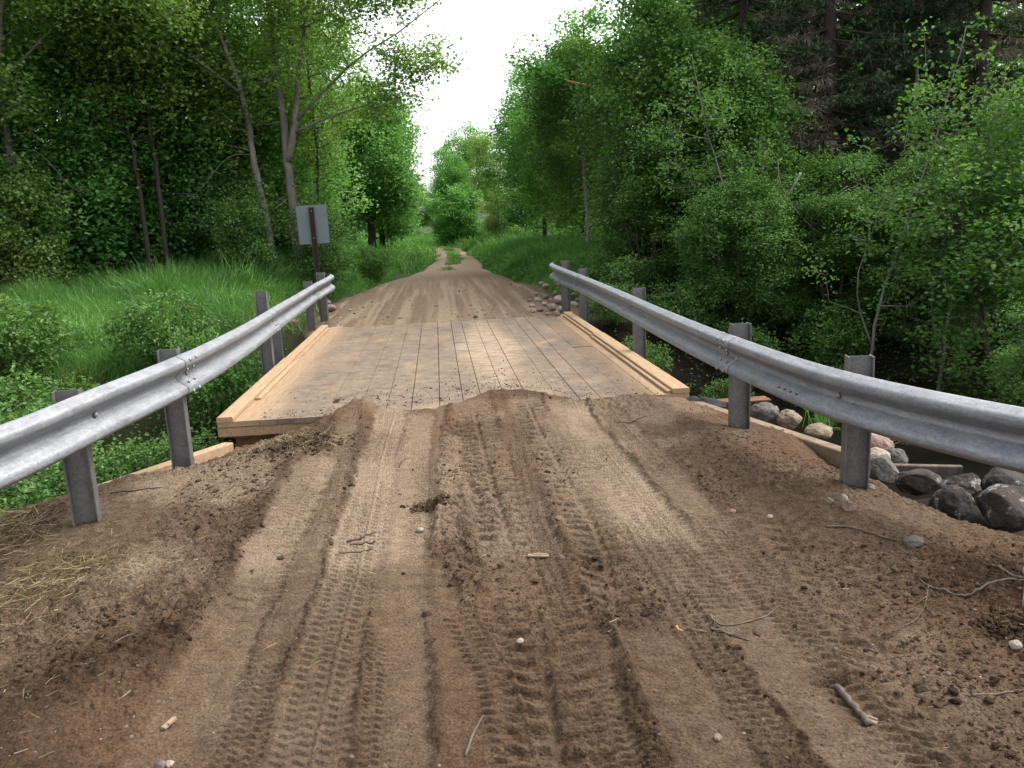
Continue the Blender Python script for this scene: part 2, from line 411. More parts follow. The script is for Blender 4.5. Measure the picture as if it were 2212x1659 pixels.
class MB:
    """collects shapes into one mesh"""
    def __init__(s):
        s.v = []; s.f = {}; s.n = 0; s.mi = {}; s.tone = []
    def add(s, V, F, mi=0, tone=None):
        V = np.asarray(V, float).reshape(-1, 3)
        s.v.append(V)
        s.tone.append(np.full(len(V), 0.5 if tone is None else tone))
        for f in (F if isinstance(F, list) else [F]):
            f = np.asarray(f, int)
            if f.ndim == 1:
                f = f.reshape(1, -1)
            s.f.setdefault(f.shape[1], []).append(f + s.n)
            s.mi.setdefault(f.shape[1], []).append(np.full(len(f), mi))
        s.n += len(V)
    def box(s, c, d, rz=0.0, ch=0.0, mi=0, ry=0.0, rx=0.0):
        """box of size d centred on c with its long edges chamfered along its longest axis"""
        d = np.asarray(d, float)
        ax = int(np.argmax(d)); o = [i for i in range(3) if i != ax]
        hx, hy, hl = d[o[0]] / 2, d[o[1]] / 2, d[ax] / 2
        k = min(ch, hx * 0.5, hy * 0.5)
        if k > 0:
            ring = [(-hx + k, -hy), (hx - k, -hy), (hx, -hy + k), (hx, hy - k), (hx - k, hy), (-hx + k, hy), (-hx, hy - k), (-hx, -hy + k)]
        else:
            ring = [(-hx, -hy), (hx, -hy), (hx, hy), (-hx, hy)]
        n = len(ring)
        V = []
        for l in (-hl, hl):
            for a, b in ring:
                p = [0, 0, 0]; p[o[0]] = a; p[o[1]] = b; p[ax] = l; V.append(p)
        q = np.array([[i, (i + 1) % n, n + (i + 1) % n, n + i] for i in range(n)])
        caps = np.array([list(range(n))[::-1], list(range(n, 2 * n))])
        if ax == 1:
            q = q[:, ::-1]; caps = caps[:, ::-1]
        V = np.array(V)
        Rm = _rz(rz) @ np.array([[math.cos(ry), 0, math.sin(ry)], [0, 1, 0], [-math.sin(ry), 0, math.cos(ry)]]) @ _rx(rx)
        s.add(V @ Rm.T + np.asarray(c, float), [q, caps], mi)
    def tube(s, P, R, sides=6, cap=True, mi=0, tone=None):
        P = np.asarray(P, float); R = np.broadcast_to(np.asarray(R, float), (len(P),))
        T = np.gradient(P, axis=0); T /= np.linalg.norm(T, axis=1)[:, None] + 1e-9
        ref = np.array([0.0, 0, 1]) if abs(T[:, 2]).mean() < 0.8 else np.array([1.0, 0.2, 0])
        U = np.cross(T, ref); U /= np.linalg.norm(U, axis=1)[:, None] + 1e-9
        W = np.cross(T, U)
        a = np.arange(sides) / sides * 2 * PI
        V = P[:, None, :] + R[:, None, None] * (np.cos(a)[None, :, None] * U[:, None, :] + np.sin(a)[None, :, None] * W[:, None, :])
        n = len(P)
        i = np.arange(n - 1)[:, None] * sides; j = np.arange(sides)[None, :]; j2 = (j + 1) % sides
        q = np.stack([i + j, i + j2, i + sides + j2, i + sides + j], -1).reshape(-1, 4)
        F = [q]
        if cap:
            F.append(np.array([list(range(sides))[::-1], list(range((n - 1) * sides, n * sides))]))
        s.add(V.reshape(-1, 3), F, mi, tone)
    def mesh(s, name, mats, smooth=False, tone=False):
        ks = list(s.f)
        F = [np.concatenate(s.f[k]) for k in ks]
        mi = np.concatenate([np.concatenate(s.mi[k]) for k in ks])
        return mesh_np(name, np.concatenate(s.v), F, mats, {'tone': np.concatenate(s.tone)} if tone else None, smooth, mi)

def link(name, data, parent=None, loc=(0, 0, 0)):
    o = bpy.data.objects.new(name, data)
    COL.objects.link(o)
    o.location = loc
    if parent is not None:
        o.parent = parent
    return o
def tag(o, label=None, cat=None, group=None, kind=None):
    if label: o['label'] = label
    if cat: o['category'] = cat
    if group: o['group'] = group
    if kind: o['kind'] = kind
    return o
def part(name, mb, mats, parent, smooth=False, label=None, loc=(0, 0, 0)):
    o = link(name, mb.mesh(name, mats, smooth), parent, loc)
    if label: o['label'] = label
    return o
def empty(name, loc=(0, 0, 0), rz=0.0):
    o = link(name, None, None, loc)
    o.empty_display_size = 0.3
    o.rotation_euler = (0, 0, rz)
    return o

# ------------------------------------------------------------------ terrain
def bank_lines(x):
    near = np.interp(x, [-30, -9, -5, -3.4, -2.75, -2.35, -2.0, 2.2, 2.5, 2.75, 3.2, 4.2, 6, 9, 30], [3.0, 4.0, 4.6, 5.0, 5.4, 6.4, 7.2, 7.2, 6.4, 5.5, 4.7, 4.0, 3.6, 3.5, 3])
    far = np.interp(x, [-30, -9, -5, -3.0, -2.4, 2.5, 3.1, 5, 9, 30], [14, 13.2, 12.9, 13.2, 14.2, 14.2, 13.7, 13.9, 13.5, 14])
    return near, far
def H(x, y):
    """height of the land"""
    x = np.asarray(x, float); y = np.asarray(y, float)
    nb, fb = bank_lines(x)
    road = sst(3.4, 2.4, np.abs(x - np.interp(y, [0, 14, 25, 38, 54, 62, 90], [0, 0.1, 0.16, 1.15, 0.5, -1.3, -11])) * np.interp(y, [14, 24, 34], [1, 1.1, 1.6]))
    plat_n = -0.06 + 0.10 * fbm(x * 0.4, y * 0.4, 3, 3) - 0.42 * sst(6.5, 5.0, np.abs(x)) * sst(0.2, 0.6, y)
    left = np.interp(y, [12.5, 15, 18, 22, 40, 90], [-0.4, 0.0, 0.32, 0.42, 0.4, 0.3])
    right = np.interp(y, [13, 16, 20, 27, 40, 90], [-0.75, -0.55, 0.0, 0.38, 0.35, 0.3])
    side = np.where(x < 0, left, right)
    side = side * sst(2.4, 5.0, np.abs(x))
    plat_f = side + 0.14 * fbm(x * 0.35, y * 0.35, 5, 4)
    far_side = sst(-0.5, 0.5, y - (nb + fb) / 2)
    plat = lerp(plat_n, plat_f, far_side)
    plat = lerp(plat, np.where(y < 10, -0.06 - 0.42 * sst(0.2, 0.6, y), -0.12), road * sst(-0.3, 0.3, np.maximum(nb - y, y - fb) + 0.3))
    slope_n = np.where(np.abs(x) < 2.4, 0.5, np.where(x > 0, 1.9, 1.5)); slope_f = np.where(np.abs(x) < 2.4, 0.5, np.where(x < 0, 2.6, 2.0))
    inside = np.minimum((y - nb) / slope_n, (fb - y) / slope_f)
    ch = sst(0.0, 1.0, inside)
    bed = -1.45 + 0.15 * fbm(x * 0.7, y * 0.7, 9, 3)
    return lerp(plat, bed, ch) + 0.30 * np.exp(-(((x - 3.2) / 0.6) ** 2 + ((y - 4.6) / 0.5) ** 2))
def Hs(x, y):
    return float(H(np.array([x]), np.array([y]))[0])

def axis(segs):
    out = []
    for a, b, st in segs:
        out.append(np.arange(a, b, st))
    return np.concatenate(out + [[segs[-1][1]]])
gx = axis([(-400, -60, 40), (-60, -20, 2), (-20, -8, 0.5), (-8, 8, 0.13), (8, 20, 0.5), (20, 60, 2), (60, 400, 40)])
gy = axis([(-60, -4, 4), (-4, 2, 0.5), (2, 16, 0.13), (16, 40, 0.35), (40, 120, 1.5), (120, 900, 40)])
GX, GYY = np.meshgrid(gx, gy)
HZ = H(GX, GYY) + 0.03 * fbm(GX * 1.7, GYY * 1.7, 21, 3) * (np.abs(GX) > 2.3)
nbk, fbk = bank_lines(GX)
bankm = sst(-0.6, 0.3, np.minimum(GYY - nbk, fbk - GYY)) * np.where(GX < -2.5, 0.55, 1.0)
bankm = np.maximum(bankm, sst(8.5, 11, GX) * 0.6)
bankm = np.maximum(bankm, sst(8.0, 7.0, GYY) * sst(7, 5, np.abs(GX)))
def grid_faces(nr, nc):
    r = np.arange(nr - 1)[:, None] * nc; c = np.arange(nc - 1)[None, :]
    return np.stack([r + c, r + c + 1, r + nc + c + 1, r + nc + c], -1).reshape(-1, 4)
gm = mesh_np('ground', np.stack([GX, GYY, HZ], -1).reshape(-1, 3), grid_faces(len(gy), len(gx)), MAT['ground'], {'bank': bankm.ravel()}, True)
tag(link('ground', gm), kind='structure')
wx = np.linspace(-30, 30, 60); wy = np.linspace(2, 15, 30)
WX, WY = np.meshgrid(wx, wy)
wm = mesh_np('stream_water', np.stack([WX, WY, WX * 0 - 1.2], -1).reshape(-1, 3), grid_faces(30, 60), MAT['water'], None, True)
tag(link('stream_water', wm), kind='structure')

# ------------------------------------------------------------------ near dirt road with wheel tracks
YF = ([-3.6, -1.15, -0.98, -0.85, -0.65, -0.45, -0.1, 0.2, 0.42, 0.6, 0.85, 1.05, 1.2, 1.45, 4.4],
      [7.1, 7.15, 7.5, 7.75, 7.7, 7.52, 7.55, 7.8, 8.02, 8.05, 8.0, 7.85, 7.5, 7.25, 7.1])
TRK = []   # (ys, xs, width, type, depth, dry)
def trk(pts, w, typ, depth, dry=1.0):
    P = np.array([G(*p)[:2] for p in pts]); o = np.argsort(P[:, 1])
    TRK.append((P[o, 1], P[o, 0], w, typ, depth, dry))
trk([(855, 870), (845, 900), (815, 1000), (795, 1100), (760, 1250), (715, 1400), (655, 1640)], 0.27, 'truck', 0.012)
trk([(905, 900), (890, 1000), (880, 1080), (868, 1200), (860, 1350), (850, 1640)], 0.25, 'truck2', 0.009, 0.75)
trk([(1235, 870), (1265, 930), (1335, 1020), (1400, 1100), (1490, 1210), (1640, 1370), (1900, 1640)], 0.30, 'truck', 0.011)
trk([(1200, 870), (1215, 920), (1275, 1010), (1330, 1090), (1400, 1210), (1500, 1360), (1650, 1560)], 0.15, 'truck2', 0.008, 0.7)
trk([(1020, 870), (1030, 920), (1055, 1020), (1085, 1120), (1125, 1230), (1160, 1330), (1210, 1640)], 0.34, 'lug', 0.020, 0.35)
trk([(1135, 860), (1160, 920), (1215, 1020), (1270, 1110), (1310, 1200), (1330, 1330)], 0.30, 'lug', 0.022, 0.5)
trk([(690, 1010), (650, 1080), (600, 1180), (545, 1290), (480, 1400), (400, 1560), (350, 1655)], 0.27, 'truck', 0.008, 0.75)
trk([(950, 870), (935, 920), (925, 1010), (900, 1180), (960, 1300), (1000, 1480), (1010, 1655)], 0.16, 'truck2', 0.008, 0.2)
trk([(1560, 1640), (1460, 1480), (1400, 1380)], 0.28, 'truck', 0.012, 0.25)
trk([(1660, 1100), (1730, 1190), (1850, 1330), (2100, 1655)], 0.22, 'lug', 0.014, 0.0)
trk([(560, 1290), (540, 1380), (470, 1600)], 0.3, 'lug', 0.010, 0.45)

trk([(760, 900), (735, 1000), (700, 1120), (640, 1290), (560, 1480), (500, 1650)], 0.16, 'truck2', 0.005, 0.3)
trk([(1110, 880), (1125, 1000), (1150, 1120), (1230, 1330), (1330, 1640)], 0.20, 'truck2', 0.005, 0.25)
trk([(1330, 900), (1430, 1010), (1560, 1150), (1720, 1330), (2010, 1640)], 0.22, 'truck', 0.006, 0.45)
trk([(1020, 1330), (1090, 1450), (1150, 1650)], 0.26, 'truck', 0.006, 0.3)
def dirt(x, y):
    """height and soil masks of the near dirt"""
    x = np.asarray(x, float); y = np.asarray(y, float)
    e = np.interp(x, [-3.6, -2.2, -1.85, -1.5, -1.2, -1.0, -0.85, 1.2, 1.5, 2.0, 2.4, 3.0], [-0.30, -0.28, -0.25, -0.15, -0.06, 0.0, 0.0, 0.0, -0.03, -0.04, -0.045, -0.1])
    w = sst(5.3, 7.2, y)
    base = e * w
    big = 0.032 * fbm(x * 0.7, y * 0.55, 41, 3) + 0.018 * fbm(x * 2.6, y * 2.2, 44, 3)
    base = base + big * (1 - sst(6.4, 7.3, y) * 0.85)
    # loose ridges thrown up between the wheel tracks
    for rx_, ry_, amp, wd in (([0.62, 0.5, 0.40, 0.33, 0.35], [2, 3.6, 5, 6.4, 7.6], 0.018, 0.22), ([-1.55, -1.15, -0.95, -0.9], [2, 4, 6, 7.5], 0.035, 0.24), ([2.6, 2.2, 1.95, 1.75], [2, 4, 6, 7.3], 0.05, 0.30)):
        d = (x - np.interp(y, ry_, rx_)) / wd
        base = base + amp * np.exp(-d * d) * (0.7 + 0.8 * vn(x * 3, y * 3, 77))
    # berm against the deck: a mound, left of the middle
    base = base + 0.085 * np.exp(-(((x + 0.86) / 0.17) ** 2 + ((y - 7.42) / 0.30) ** 2)) + 0.03 * np.exp(-(((x - 0.55) / 0.3) ** 2 + ((y - 7.8) / 0.2) ** 2))
    base = base + 0.06 * np.exp(-(((x + 1.35) / 0.35) ** 2 + ((y - 6.3) / 0.7) ** 2))
    comp = np.zeros_like(x); dry = np.zeros_like(x); pat = np.zeros_like(x)
    wob = 0.022 * fbm(x * 3, y * 2.2, 61, 2) + 0.022 * fbm(x * 16, y * 16, 63, 2)
    for ys, xs, wd, typ, dep, dr in TRK:
        xc = np.interp(y, ys, xs)
        # smooth the polyline a little and fade out past its ends
        u = x - xc
        m = sst(wd / 2 + 0.025, wd / 2 - 0.025, np.abs(u + wob)) * sst(ys[0] - 0.25, ys[0] + 0.05, y) * sst(ys[-1] + 0.3, ys[-1] - 0.1, y)
        live = 0.15 + 0.85 * sst(0.36, 0.6, vn(x * 1.7 + 3, y * 1.1, 88 + int(wd * 100)))
        if typ == 'lug':
            ph = y / 0.105 + np.where(u > 0, 0.5, 0) - np.abs(u) / wd * 0.9 + 0.25 * vn(x * 7, y * 7, 6)
            fr = ph % 1
            lug = 1 - (sst(0.0, 0.16, fr) * sst(1.0, 0.45, fr) * 1.25) * sst(0.005, 0.03, np.abs(u)) * (0.5 + vn(x * 14, y * 9, 7))
            pat = pat + m * live * (-dep * lug + 0.35 * dep) - m * 0.006
            comp = np.maximum(comp, m * 0.45)
        else:
            sp = 0.052 if typ == 'truck' else 0.040
            z = np.abs(((u / (0.075 if typ == 'truck' else 0.05)) % 1) - 0.5) * 2
            ph = y / sp + 0.42 * z + 0.15 * vn(x * 9, y * 9, 5)
            fr = ph % 1
            cr = sst(0.0, 0.10, fr) * (1 - fr) ** 1.0 * 1.5 - 0.6
            cr2 = sst(0.05, 0.012, np.abs(np.abs(u) - wd * 0.28)) * 0.0
            rib = sst(0.014, 0.004, np.abs(u - wd * 0.10)) if typ == 'truck' else 0
            pat = pat - m * dep * 0.6 + m * live * (0.012 * cr + 0.009 * rib)
            comp = np.maximum(comp, m)
        pat = pat + 0.008 * np.exp(-((np.abs(u) - wd / 2 - 0.045) / 0.035) ** 2) * sst(ys[0], ys[0] + 0.4, y) * (0.3 + 1.1 * vn(x * 11, y * 6, 95)) * (1 - comp)
        far = sst(3.72, 3.98, y + 0.10 * fbm(x * 4, y * 4, 31, 2))
        dry = np.maximum(dry, m * dr * (0.30 + 0.70 * far) * (0.55 + 0.6 * vn(x * 5, y * 1.6, 12)))
    loose = 1 - comp
    crumb = fbm(x * 16, y * 16, 101, 3, 0.6)
    crumb2 = np.abs(fbm(x * 34, y * 34, 131, 2, 0.6))
    hummock = np.maximum(0, fbm(x * 7, y * 7, 151, 3)) ** 1.3
    amp = 0.35 + 1.15 * sst(0.3, 0.7, vn(x * 1.3, y * 1.3, 171))
    wx_ = x + 0.02 * fbm(x * 20, y * 20, 181, 2); wy_ = y + 0.02 * fbm(x * 20, y * 20, 183, 2)
    lump = 0.020 * cell(wx_ * 17, wy_ * 17, 301) * sst(0.45, 0.7, vn(x * 2.1, y * 1.7, 303)) + 0.014 * cell(wx_ * 33, wy_ * 33, 311) + 0.007 * cell(wx_ * 62, wy_ * 62, 321)
    h = base + pat + loose * amp * (0.010 * crumb + 0.010 * crumb2 + 0.020 * hummock) + loose * (0.35 + 0.65 * amp) * lump + comp * (0.0016 * crumb + 0.0022 * cell(x * 62, y * 62, 331))
    # the washed-out hole beside the stick
    hp = G(1795, 1450)
    h = h - 0.10 * np.exp(-(((x - hp[0]) / 0.085) ** 2 + ((y - hp[1]) / 0.035) ** 2))
    # over the deck
    yf = np.interp(x, *YF) + 0.10 * fbm(x * 6, y * 3, 191, 4)
    lip = sst(-0.05, 0.34, yf - y)
    over = sst(7.20, 7.34, y)
    hd = lerp(-0.022, np.maximum(h, 0.008) * (0.5 + 0.5 * lip), lip) + 0.006 * (cell(x * 40, y * 40, 401) - 0.4) * (1 - lip)
    hd = np.where((x < -1.12) | (x > 1.38), np.minimum(h, -0.03) - 0.25 * sst(7.24, 7.4, y), hd)
    h = lerp(h, hd, over)
    # outer edges slip down
    xl = np.interp(y, [1, 4.3, 4.9, 5.5, 5.9, 7.0, 7.4], [-4.2, -4.0, -3.2, -2.62, -2.42, -2.02, -1.96])
    xr = np.interp(y, [1, 3.2, 3.6, 3.9, 4.3, 5.0, 5.3, 6.1, 7.1, 7.4], [5.0, 4.3, 3.3, 2.86, 2.74, 2.80, 2.76, 2.58, 2.30, 2.28])
    edge = np.minimum(x - xl, xr - x)
    fall = np.where(y > 4.9, 0.015, 0.22)
    h = h - fall * sst(0.10, -0.02, edge) - 0.9 * sst(0.0, -0.5, edge)
    h = h - 0.10 * sst(2.3, 3.3, x) * sst(5.6, 4.6, y) - 0.12 * sst(2.45, 2.75, x) * sst(4.5, 5.0, y) * sst(5.8, 5.2, y)
    # masks
    big2 = fbm(x * 0.9, y * 0.8, 201, 3)
    damp = sst(-0.05, 0.55, fbm(x * 1.1 + 4, y * 0.8, 211, 4) + 0.60 * sst(3.8, 2.2, y) + 0.30 * sst(1.4, 2.8, np.abs(x)) * sst(5.5, 3, y) - 0.08)
    damp = np.clip(damp * 1.25, 0, 1) * (1 - 0.85 * comp) + 0.20 * comp * sst(3.7, 2.4, y)
    damp = np.maximum(damp, 0.75 * np.exp(-(((x + 1.2) / 0.25) ** 2 + ((y - 6.4) / 0.8) ** 2)))
    red = sst(0.12, 0.5, fbm(x * 0.8 - 7, y * 0.7, 221, 3) + 0.28 * sst(1.7, 2.6, x) + 0.10 * sst(3.9, 3.0, y) * comp) * (1 - dry) * 0.5
    pale = sst(0.1, 0.5, fbm(x * 1.3, y * 0.9, 231, 3) + 0.28 * sst(4.2, 6.2, y)) * 0.55 * loose
    dry = np.clip(np.maximum(dry, pale * (1 - damp)), 0, 1)
    dry = np.maximum(dry, 0.65 * np.exp(-(((x + 1.62) / 0.16) ** 2 + ((y - 4.05) / 0.22) ** 2)))
    damp = np.clip(damp * 0.85, 0, 1)
    return h, dry, damp, red, loose

ny = 980
ty = np.linspace(0, 1, ny)
yy = np.concatenate([np.linspace(0.3, 1.68, 100), 1.7 * (8.35 / 1.7) ** np.linspace(0, 1, 880)])
nx = 1080
sx_ = np.linspace(-1, 1, nx)
Y2 = np.repeat(yy[:, None], nx, 1)
halfw = np.interp(yy, [1.7, 3, 4.5, 5.5, 8.4], [3.2, 3.6, 3.3, 2.75, 2.55])[:, None]
X2 = 0.12 + sx_[None, :] * halfw
hz, dry, damp, red, loose = dirt(X2, Y2)
soilc = np.stack([dry, damp, red, np.ones_like(dry)], -1).reshape(-1, 4)
dm = mesh_np('dirt_road', np.stack([X2, Y2, hz], -1).reshape(-1, 3), grid_faces(ny, nx), MAT['soil'], {'soil': soilc}, True)
tag(link('dirt_road', dm), kind='structure')

def dz(x, y):
    return float(dirt(np.array([x]), np.array([y]))[0][0])

# far track beyond the bridge
ny, nx = 520, 170
yy = 13.9 * (57 / 13.9) ** np.linspace(0, 1, ny)
cx_ = np.interp(yy, [13.9, 20, 25, 30, 38, 47, 54, 62, 75, 95], [0.1, 0.1, 0.16, 0.5, 0.90, 0.86, 0.70, -0.2, -4, -10])
hw = np.interp(yy, [13.9, 16, 20, 25, 30, 38, 47, 60, 95], [2.5, 2.9, 2.7, 2.05, 1.35, 0.95, 0.85, 1.0, 1.0])
U = np.linspace(-1, 1, nx)[None, :]
Y3 = np.repeat(yy[:, None], nx, 1)
X3 = cx_[:, None] + U * (hw[:, None] + 0.25 * fbm(Y3 * 0.6, U * 0 + 3, 301, 2) * sst(15, 18, Y3))
near3 = sst(27, 22, Y3)
ruts = fbm(X3 * 4.5, Y3 * 0.12, 311, 3) + 0.8 * fbm(X3 * 13, Y3 * 0.3, 315, 2)
h3 = 0.01 + 0.022 * ruts * near3 + 0.03 * fbm(X3 * 3, Y3 * 2, 321, 4) * near3 - 0.16 * np.abs(U) ** 6 - 0.03 * sst(14.6, 14.0, Y3) * 0
h3 = h3 + 0.02 * fbm(X3 * 0.8, Y3 * 0.3, 331, 2) * sst(15, 17, Y3)
h3 = h3 - 0.16 * sst(14.05, 13.9, Y3)
for sgn in (-1, 1):
    h3 += 0.06 * np.exp(-((np.abs(U) - 0.85) / 0.1) ** 2) * near3 * vn(X3 * 2, Y3 * 1.2, 333) * (np.sign(U) == sgn)
h3 = h3 + (H(X3, Y3) + 0.12) * sst(18, 26, Y3)
dk = sst(0.1, 0.6, ruts + 0.4 * (np.abs(U) > 0.62)) * 0.22 * near3
dr3 = np.clip(0.58 + 0.5 * sst(0.1, -0.5, ruts) * near3 + 0.62 * sst(25, 32, Y3), 0, 1) * (1 - 0.5 * (np.abs(U) > 0.8) * near3)
rd3 = np.clip(0.30 * near3 + 0.3 * fbm(X3, Y3, 341, 3), 0, 1) * (1 - dr3)
soil3 = np.stack([dr3, dk, rd3, np.ones_like(dk)], -1).reshape(-1, 4)
fm_ = mesh_np('track', np.stack([X3, Y3, h3], -1).reshape(-1, 3), grid_faces(ny, nx), MAT['soil'], {'soil': soil3}, True)
tag(link('track', fm_), kind='structure')

# ------------------------------------------------------------------ clods, pebbles, straw (nobody could count them)
ICO_V = []
_t = (1 + 5 ** 0.5) / 2
for a, b in ((-1, _t), (1, _t), (-1, -_t), (1, -_t)):
    ICO_V.append((a, b, 0))
for a, b in ((-1, _t), (1, _t), (-1, -_t), (1, -_t)):
    ICO_V.append((0, a, b))
for a, b in ((_t, -1), (_t, 1), (-_t, -1), (-_t, 1)):
    ICO_V.append((a, 0, b))
ICO_V = np.array(ICO_V, float); ICO_V /= np.linalg.norm(ICO_V[0])
ICO_F = np.array([(0, 11, 5), (0, 5, 1), (0, 1, 7), (0, 7, 10), (0, 10, 11), (1, 5, 9), (5, 11, 4), (11, 10, 2), (10, 7, 6), (7, 1, 8), (3, 9, 4), (3, 4, 2), (3, 2, 6), (3, 6, 8), (3, 8, 9), (4, 9, 5), (2, 4, 11), (6, 2, 10), (8, 6, 7), (9, 8, 1)])
def lumps(name, P, R, tone, mat, rough=0.42, flat=0.7, smooth=True):
    n = len(P)
    V = np.repeat(ICO_V[None], n, 0) * (1 + rng.uniform(-rough, rough, (n, 12, 1)))
    V = V * np.stack([rng.uniform(0.75, 1.3, n), rng.uniform(0.75, 1.3, n), rng.uniform(flat * 0.8, flat * 1.15, n)], -1)[:, None, :]
    a = rng.uniform(0, 2 * PI, n); c, s = np.cos(a), np.sin(a)
    x = V[..., 0] * c[:, None] - V[..., 1] * s[:, None]; y = V[..., 0] * s[:, None] + V[..., 1] * c[:, None]
    V = np.stack([x, y, V[..., 2]], -1) * R[:, None, None] + P[:, None, :]
    F = (ICO_F[None] + (np.arange(n) * 12)[:, None, None]).reshape(-1, 3)
    return mesh_np(name, V.reshape(-1, 3), F, mat, {'tone': np.repeat(tone, 12)}, smooth)
def scatter(n, x0, x1, y0, y1, keep):
    """points on the near dirt, denser near the viewer, where keep(...) lets them stay"""
    y = y0 * (y1 / y0) ** rng.random(n); x = rng.uniform(x0, x1, n)
    h, dr, dp, rd, lo = dirt(x, y)
    k = rng.random(n) < keep(x, y, dr, dp, lo)
    return x[k], y[k], h[k], dp[k]
def inb(x, y):
    xl = np.interp(y, [1, 4.3, 4.9, 5.5, 5.9, 7.0, 7.4], [-4.0, -3.8, -3.0, -2.5, -2.3, -1.9, -1.9])
    xr = np.interp(y, [1, 3.4, 4.0, 4.6, 5.3, 6.1, 7.1, 7.4], [4.6, 3.6, 2.6, 2.55, 2.5, 2.4, 2.15, 2.1])
    return (x > xl) & (x < xr)
x, y, z, dp = scatter(95000, -3.4, 3.6, 1.9, 7.4, lambda x, y, dr, dp, lo: inb(x, y) * np.clip(lo - 0.15, 0.02, 1) * sst(0.38, 0.66, vn(x * 1.9, y * 1.5, 401) + 0.12 * sst(5, 2.5, y)) * 0.9)
R = 0.0026 + rng.exponential(0.0030, len(x)) * (0.6 + 0.8 * (rng.random(len(x)) < 0.25)); R = np.minimum(R, 0.020)
xd = rng.uniform(-1.8, 2.1, 1300); yd = np.interp(xd, *YF) + rng.exponential(0.42, 1300) - 0.05
kd = (yd < 13.9) & (yd > 7.32); xd, yd = xd[kd], yd[kd]
x = np.concatenate([x, xd]); y = np.concatenate([y, yd]); z = np.concatenate([z, 0.002 + 0 * xd]); dp = np.concatenate([dp, 0.2 + 0 * xd])
R = np.concatenate([R, np.minimum(0.002 + rng.exponential(0.0022, len(xd)), 0.012)])
cm = lumps('soil_clods', np.stack([x, y, z + R * 0.15], -1), R, np.clip(0.5 - 0.35 * dp + rng.normal(0, 0.22, len(x)), 0, 1), MAT['clod'], smooth=False)
tag(link('soil_clods', cm), 'loose crumbs and clods of dark brown soil along the wheel tracks', 'soil', kind='stuff')
x, y, z, dp = scatter(4200, -3.4, 3.6, 1.9, 7.6, lambda x, y, dr, dp, lo: inb(x, y) * (0.25 + 0.5 * lo) * (0.3 + 0.9 * sst(0.4, 0.65, vn(x * 1.2 + 9, y, 411))))
R = np.minimum(0.0026 + rng.exponential(0.0026, len(x)), 0.013)
xf = rng.uniform(-2.2, 2.5, 260); yf_ = 14.3 + rng.exponential(3.5, 260)
Rf = 0.006 + rng.exponential(0.005, 260)
P = np.concatenate([np.stack([x, y, z - R * 0.05], -1), np.stack([xf, yf_, 0.02 + 0 * xf], -1)])
pm = lumps('gravel', P, np.concatenate([R, Rf]), np.clip(rng.beta(1.8, 3.0, len(P)), 0, 1), MAT['pebble'], 0.15, 0.65)
tag(link('gravel', pm), 'small pale pebbles scattered over the brown dirt road', 'gravel', kind='stuff')

def blades(P, dirs, L, W, tone, bend, name, mat, up=None):
    """bent ribbons: P base, dirs unit direction, L length, W width, bend 0..1 towards a random side"""
    n = len(P)
    side = np.cross(dirs, rng.normal(size=(n, 3))); side /= np.linalg.norm(side, axis=1)[:, None] + 1e-9
    bd = np.cross(dirs, side); 
    bd[:, 2] -= 0.6; 
    mid = P + dirs * (L * 0.55)[:, None] + bd * (bend * L * 0.10)[:, None]
    tip = P + dirs * L[:, None] + bd * (bend * L * 0.45)[:, None]
    w = W[:, None] * side
    V = np.stack([P - w * 0.5, P + w * 0.5, mid - w * 0.42, mid + w * 0.42, tip], 1)
    b = (np.arange(n) * 5)[:, None]
    Q = b + np.array([0, 1, 3, 2]); T = b + np.array([2, 3, 4])
    return mesh_np(name, V.reshape(-1, 3), [Q, T], mat, {'tone': np.repeat(tone, 5)}, False)
def flat_dirs(n, tilt=0.12):
    a = rng.uniform(0, 2 * PI, n)
    d = np.stack([np.cos(a), np.sin(a), rng.normal(0.03, tilt, n)], -1)
    return d / np.linalg.norm(d, axis=1)[:, None]
# straw spread over the shoulder by the first post, thinning out over the road
n = 30000
xs = rng.uniform(-3.9, -1.3, n); ys = rng.uniform(2.2, 5.1, n)
k = rng.random(n) < sst(0.15, 0.75, (-1.75 - xs) * 0.55 + 0.9 * (vn(xs * 2, ys * 2, 501) - 0.45)) + 0.012
xs, ys = xs[k], ys[k]
x2, y2, z2, _ = scatter(2600, -3.0, 3.2, 2.0, 7.3, lambda x, y, dr, dp, lo: inb(x, y) * (0.10 + 0.35 * (x < -0.6)))
xs = np.concatenate([xs, x2]); ys = np.concatenate([ys, y2])
hs = dirt(xs, ys)[0]
n = len(xs)
thick = np.where(xs < -2.1, rng.uniform(0.0, 0.05, n), 0.004)
Ls = np.where(xs < -1.9, rng.uniform(0.03, 0.17, n), rng.uniform(0.025, 0.11, n))
sm = blades(np.stack([xs, ys, hs + thick + 0.006], -1), flat_dirs(n), Ls, rng.uniform(0.0018, 0.0036, n), np.clip(rng.normal(0.38, 0.22, n), 0, 1), rng.uniform(-1, 1, n) * 0.5, 'straw', MAT['straw'])
tag(link('straw', sm), 'yellow straw strewn on the shoulder beside the nearest left guardrail post', 'straw', kind='stuff')
